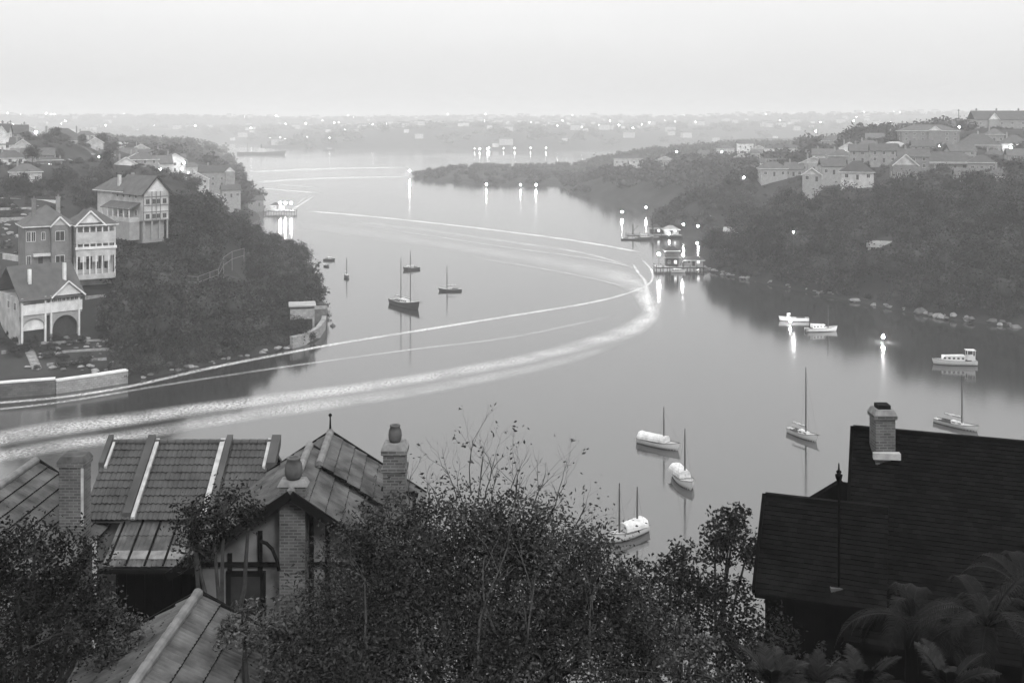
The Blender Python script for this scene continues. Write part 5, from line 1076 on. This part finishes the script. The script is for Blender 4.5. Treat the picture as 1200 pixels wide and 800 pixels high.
# great shrub in the middle
Yt = 25
main = garden_tree('garden_tree', (-1.2, Yt+.3, gz(-1.2, Yt)), [lob(560, 700, Yt, 120, 115), lob(640, 700, Yt-.5, 105, 95), lob(470, 690, Yt+.3, 80, 105), lob(420, 700, Yt-.2, 70, 90), lob(400, 775, Yt-.8, 90, 60), lob(540, 640, Yt+.8, 70, 65), lob(610, 628, Yt+.6, 60, 50), lob(690, 690, Yt-1, 60, 65), lob(730, 735, Yt-1.2, 55, 55), lob(500, 775, Yt-1.5, 140, 70), lob(650, 785, Yt-1.6, 130, 70), lob(430, 625, Yt+.6, 35, 40)],
    100000, .050, M_fleaf, 'broad leafy tree in the centre foreground with bare twigs standing above its crown', seed=4, aspect=.42)
rp = random.Random(7); m = MB(); tips = []; o0 = Vector(main.location)
for (px, py, dx, dz, L, dp) in [(560, 590, -.05, 1, 1.3, 3), (575, 600, .12, 1, 1.15, 3), (622, 600, .45, 1, 1.3, 2), (545, 600, -.3, 1, .9, 3), (520, 600, -.6, .8, .8, 2), (500, 610, -.8, .6, .7, 2), (640, 610, .3, 1, .75, 2), (660, 630, .9, .5, .7, 2), (690, 640, 1, .45, .5, 2), (590, 590, .25, 1, .9, 3), (480, 600, -.9, .5, .6, 1), (608, 600, .0, 1, .8, 2), (535, 590, -.15, 1, 1.1, 3), (568, 585, .3, 1, 1.2, 3), (600, 595, .2, 1, 1.2, 3), (645, 605, .5, 1, 1.1, 3), (510, 600, -.4, 1, .9, 2), (480, 590, -.2, 1, .8, 2), (670, 620, .6, .8, .8, 2), (552, 580, .05, 1, 1.5, 3)]:
    limb(m, rp, at(px, py, Yt+.4)-o0, (dx, rp.uniform(-.2, .2), dz), L*.82, .019, dp, tips, .45, .1, 4)
m.build('bare_twigs', M_twig, main)
m = MB(); tips2 = []
for (px, py, Yd, dx, dz, L) in [(560, 790, -3.0, .1, 1, 2.6), (600, 800, -3.1, .5, 1, 2.2), (430, 760, -2.6, -.2, 1, 1.6), (690, 770, -2.9, .3, 1, 1.2), (580, 740, -2.6, -.3, 1, 1.5)]:
    limb(m, rp, at(px, py, Yt+Yd+.8)-o0, (dx, rp.uniform(-.05, .1), dz), L, .03, 2, tips2, .5, .05, 5)
m.build('branches', M_limb, main)
tp = np.array([t for t in tips if rp.random() < .25 for _ in range(3)]); V, Q = leaf_quads(tp+np.random.RandomState(1).normal(size=tp.shape)*.05, .05, np.random.RandomState(2), 0, .45); mesh_np('sparse_leaves', V, Q, M_fleaf, main)
garden_tree('garden_tree', tuple(Vector((-7.2, 27.5, gz(-7.2, 27.5)))), [lob(262, 600, 28, 36, 26), lob(225, 605, 28, 24, 22), lob(292, 600, 28, 20, 16), lob(228, 640, 28, 24, 22), lob(250, 620, 28, 26, 16)], 3400, .05, M_fdark, 'loose branch of small leaves crossing in front of the tiled roof', seed=9, spread=.26)
garden_tree('garden_tree', tuple(Vector((-6.0, 24.5, gz(-6.0, 24.5)))), [lob(285, 740, 24.5, 42, 20), lob(330, 745, 24.5, 40, 40), lob(290, 715, 24.8, 20, 12), lob(350, 790, 24, 46, 30)], 4200, .055, M_fleafp, 'lighter sprays of leaves hanging over the corrugated outbuilding roof', seed=10, spread=.22)
garden_tree('garden_tree', tuple(Vector((-10.6, 24, gz(-10.6, 24)))), [lob(40, 650, 24, 60, 38), lob(95, 665, 24, 38, 42), lob(20, 700, 24, 50, 50), lob(80, 740, 23.6, 45, 40), lob(20, 780, 23.5, 70, 40), lob(-40, 680, 24, 60, 70), lob(110, 720, 24, 22, 40)], 13000, .05, M_fdark, 'dark tree in the lower left corner against the sheet roof', seed=11, spread=.2)
garden_tree('orange_tree', tuple(Vector((-9.2, 25.5, gz(-9.2, 25.5)))), [lob(120, 720, 25.5, 26, 30), lob(150, 740, 25.5, 24, 24), lob(128, 765, 25.2, 34, 20)], 2200, .05, M_fleafp, 'small light-leaved shrub between the dark left tree and the boarded wall', cat='shrub', seed=12, spread=.25)
garden_tree('garden_tree', tuple(Vector((8.2, 45, gz(8.2, 45)))), [lob(855, 622, 45, 30, 24), lob(838, 640, 45, 24, 20), lob(876, 645, 45, 22, 24), lob(862, 604, 45, 18, 12)], 3000, .09, M_fdark, 'airy round tree with gaps of light between its stems, left of the slate house', seed=13, spread=.2)
garden_tree('garden_tree', tuple(Vector((6.2, 40, gz(6.2, 40)))), [lob(800, 655, 40, 26, 22), lob(785, 680, 40, 36, 30), lob(820, 690, 40, 36, 28), lob(760, 700, 38, 36, 30), lob(740, 670, 38, 18, 18), lob(850, 700, 39, 40, 26), lob(845, 740, 37, 50, 45), lob(790, 740, 36, 50, 40)], 9000, .075, M_fdark, 'dark clump of trees between the centre tree and the slate house', seed=14, spread=.2)
garden_tree('flowering_shrub', tuple(Vector((4.4, 24.5, gz(4.4, 24.5)))), [lob(775, 760, 24.5, 50, 34), lob(820, 765, 24.5, 34, 26), lob(755, 790, 24.2, 40, 26), lob(745, 735, 24.5, 26, 20), lob(835, 795, 24, 40, 20)], 3200, .05, M_fleafp, 'pale-leaved shrub below the right end of the centre tree', cat='shrub', seed=15, spread=.25, aspect=.6)
garden_tree('garden_shrub', tuple(Vector((6.8, 29, gz(6.8, 29)))), [lob(880, 780, 29, 50, 24), lob(905, 745, 30, 30, 26), lob(960, 790, 28, 60, 18), lob(860, 760, 29.5, 30, 30)], 4200, .06, M_fdark, 'low dark shrub at the foot of the slate house wall', cat='shrub', seed=16, spread=.25)
garden_tree('garden_shrub', tuple(Vector((-11.8, 29.5, gz(-11.8, 29.5)))), [lob(110, 790, 29, 60, 30), lob(60, 700, 29.5, 40, 30), lob(160, 770, 29.5, 30, 20)], 3200, .07, M_fdark, 'low dark shrub behind the lower left tree below the boarded wall', cat='shrub', seed=17, spread=.25)
# palms
M_palm2 = material('low_palm_frond', .013, .4, 1.5, .6, island=.8, spec=.08)
M_palm = material('palm_frond', .007, .4, 1.5, .6, island=.8, spec=.08)
def palm(base, crown, fronds, Lf, label, seed, group=None, leaf=.42, droop=1.0, cat='palm', name='palm_tree'):
    rs = random.Random(seed); root = empty(name, base, 0, label, cat, group); c = Vector(crown)-Vector(base)
    m = MB(); nseg = 12; m.tube([tuple(Vector((0, 0, -.5)).lerp(c, i/nseg)) for i in range(nseg+1)], [.13+.02*(i % 2) for i in range(nseg+1)], 9); m.build('trunk', M_twig if False else M_timber, root)
    for k in range(fronds):
        a = 2*math.pi*k/fronds*2.4+rs.uniform(-.3, .3); el = rs.uniform(.15, 1.25); L = Lf*rs.uniform(.8, 1.1); ns = 22; P = [Vector(c)]; d_ = Vector((math.cos(a)*math.cos(el), math.sin(a)*math.cos(el), math.sin(el)))
        for i in range(ns):
            d_ = (d_+Vector((0, 0, -.055*droop*(1+i*.09)))).normalized(); P.append(P[-1]+d_*L/ns)
        m = MB(); m.tube([tuple(p) for p in P], [.022*(1-i/ns*.8) for i in range(ns+1)], 4)
        for i in range(3, ns+1):
            t_ = (P[min(i+1, ns)]-P[i-1]).normalized(); s_ = t_.cross(Vector((0, 0, 1)))
            if s_.length < .1: s_ = Vector((math.sin(a), -math.cos(a), 0))
            s_.normalize(); n_ = s_.cross(t_); ll = leaf*math.sin(math.pi*min(.97, (i/ns)*.85+.12))
            for f2 in (0, .5):
                for sg in (-1, 1):
                    o_ = P[i].lerp(P[i-1], f2); dd = (s_*sg*.8+t_*.62+n_*.12).normalized(); e1 = o_+dd*ll*.55; e2 = o_+dd*ll+Vector((0, 0, -ll*.45*droop)); w_ = t_*.012; e2 = e2+Vector((rs.gauss(0, .02), rs.gauss(0, .02), rs.gauss(0, .02)))
                    b = len(m.v); m.v += [tuple(o_-w_), tuple(o_+w_), tuple(e1+w_*1.1), tuple(e1-w_*1.1), tuple(e2)]; m.f += [(b, b+1, b+2, b+3), (b+3, b+2, b+4)]
        m.build('frond', M_palm if leaf > .35 else M_palm2, root)
    return root
for (px, py, Y, n, Lf, sd, txt) in [(1068, 728, 24, 15, 1.9, 21, 'feathery palm in front of the slate house, left one of the pair'), (1158, 735, 22.5, 17, 2.1, 22, 'feathery palm at the lower right corner, right one of the pair'), (1205, 700, 25, 11, 1.8, 24, 'palm cut by the right edge of the view')]:
    c = at(px, py, Y); palm((c.x, Y, gz(c.x, Y)), c, n, Lf, txt, sd)
for (px, py, Y, n, Lf, sd, txt) in [(905, 805, 23, 16, 1.0, 31, 'spiky low palm at the bottom edge beside the pale-leaved shrub'), (1010, 812, 22.5, 18, 1.15, 32, 'spiky low palm at the bottom edge under the slate roof corner'), (960, 806, 24, 14, .9, 33, 'small spiky palm between the other two at the bottom edge'), (1110, 812, 21, 16, 1.1, 34, 'spiky low palm below the pair of feathery palms')]:
    c = at(px, py, Y); palm((c.x, Y, min(c.z-.3, gz(c.x, Y))), c, n, Lf, txt, sd, leaf=.3, droop=.5, name='dwarf_palm')
proto_used = set()
# ================================================================ vegetation on the hills
def left_ok(x, y, px):
    if y < 420: return not (px < 130 and y < 262) and px > -40 and not (px < 205 and 262 < y < 318 and px > 20 and y < 290 and px < 135)
    return rnd.random() < .5
scatter(LEFT, -140, -45, 240, 420, 9000, 5.6, lambda x, y, px: px > 135 and not (px < 205 and y > 290 and y < 330), 120, 'trees on the left headland', 'bushy tree in the dense bush of the left headland')
scatter(LEFT, -330, -110, 340, 700, 5000, 10, lambda x, y, px: px < 250, 75, 'trees among the left hill houses', 'dark rounded tree between the houses on the left hill', smin=.5, smax=.95)
scatter(RIGHT, 60, 240, 290, 440, 12000, 6.8, lambda x, y, px: px > 815 and (px < 930 or y < 412), 190, 'trees on the right hillside', 'bushy tree in the dense bush of the right hillside')
def fill(poly, x0, x1, y0, y1, n, sz, ok=lambda x, y, px: True):
    out = []; X = np.array([rnd.uniform(x0, x1) for _ in range(n)]); Y = np.array([math.exp(rnd.uniform(math.log(y0), math.log(y1))) for _ in range(n)])
    sd = signed(poly, X, Y); Z = ground(X, Y)
    for x, y, s, z in zip(X, Y, sd, Z):
        px = CX+F*x/y
        if s < .8 or px < -60 or px > 1260 or not ok(x, y, px) or not clear(x, y, 2): continue
        out.append((x, y, z+sz*.7, rnd.uniform(.7, 1.2)))
    return out
sp = fill(RIGHT, 50, 330, 300, 700, 2600, 4, lambda x, y, px: y < 412 or px < 925 or rnd.random() < .13)
sp += fill(LEFT, -300, -45, 236, 650, 900, 4, lambda x, y, px: px > 135 and y < 420 or (y > 420 and rnd.random() < .3) )
low = fill(LEFT, -100, -44, 232, 320, 1500, 2)+fill(RIGHT, 55, 210, 285, 420, 2600, 2)
for P, a in ((RIGHT, (90, 330, 405, 720)), (LEFT, (-300, -60, 255, 640))):
    X = np.array([rnd.uniform(a[0], a[1]) for _ in range(1500)]); Y = np.array([rnd.uniform(a[2], a[3]) for _ in range(1500)]); sd = signed(P, X, Y); Z = ground(X, Y)
    for x, y, s_, z in zip(X, Y, sd, Z):
        px = CX+F*x/y
        if s_ > 5 and -30 < px < 1230 and (P is LEFT and (px > 100 or y > 300) or P is RIGHT and px > 850) and all((x-a_)**2+(y-b_)**2 > (c_*.95+1)**2 for a_, b_, c_ in placed): sp.append((x, y, z+.6, rnd.uniform(.25, .5)))
for _ in range(160):
    x, y, z = ray_ground(rnd.uniform(128, 262), rnd.uniform(268, 335))
    if all((x-a_)**2+(y-b_)**2 > (c_*.8+.6)**2 for a_, b_, c_ in placed): sp.append((x, y, z+.4, rnd.uniform(.2, .5)))
sp += [(x, y, z-.9, s*.5) for x, y, z, s in low if inland(LEFT if x < 0 else RIGHT, x, y) < 14 and (x > 0 or CX+F*x/y > 135)]
woodland('hillside_bush', sp, 3.6, 3.0, 40, 10, .42, 'dense dark bush filling the steep hillsides between the trees', 'bush')
sp = fill(RIGHT, -110, 500, 650, 1500, 2600, 5, lambda x, y, px: True)
sp = [(x, y, z-(2.2 if CX+F*x/y < 690 else 0), s*(.6 if CX+F*x/y < 690 else 1)) for x, y, z, s in sp]
woodland('peninsula_wood', sp, 6, 5.2, 22, 6, 1.2, 'hazy wooded mass of the peninsula and headland beyond the right wharf', 'woodland')
sp = fill(LEFT, -700, -140, 560, 1700, 700, 5)
woodland('distant_left_wood', sp, 6, 4.5, 22, 6, 1.2, 'hazy trees running down the far left shore', 'woodland')
sp = fill(FAR, -2600, 2600, 2200, 6000, 2600, 5)+fill(ISLE, -740, -540, 1990, 2210, 160, 5)
woodland('far_shore_wood', sp, 16, 8, 14, 4, 3.5, 'pale hazy wooded ridges along the far shore of the harbour', 'woodland')
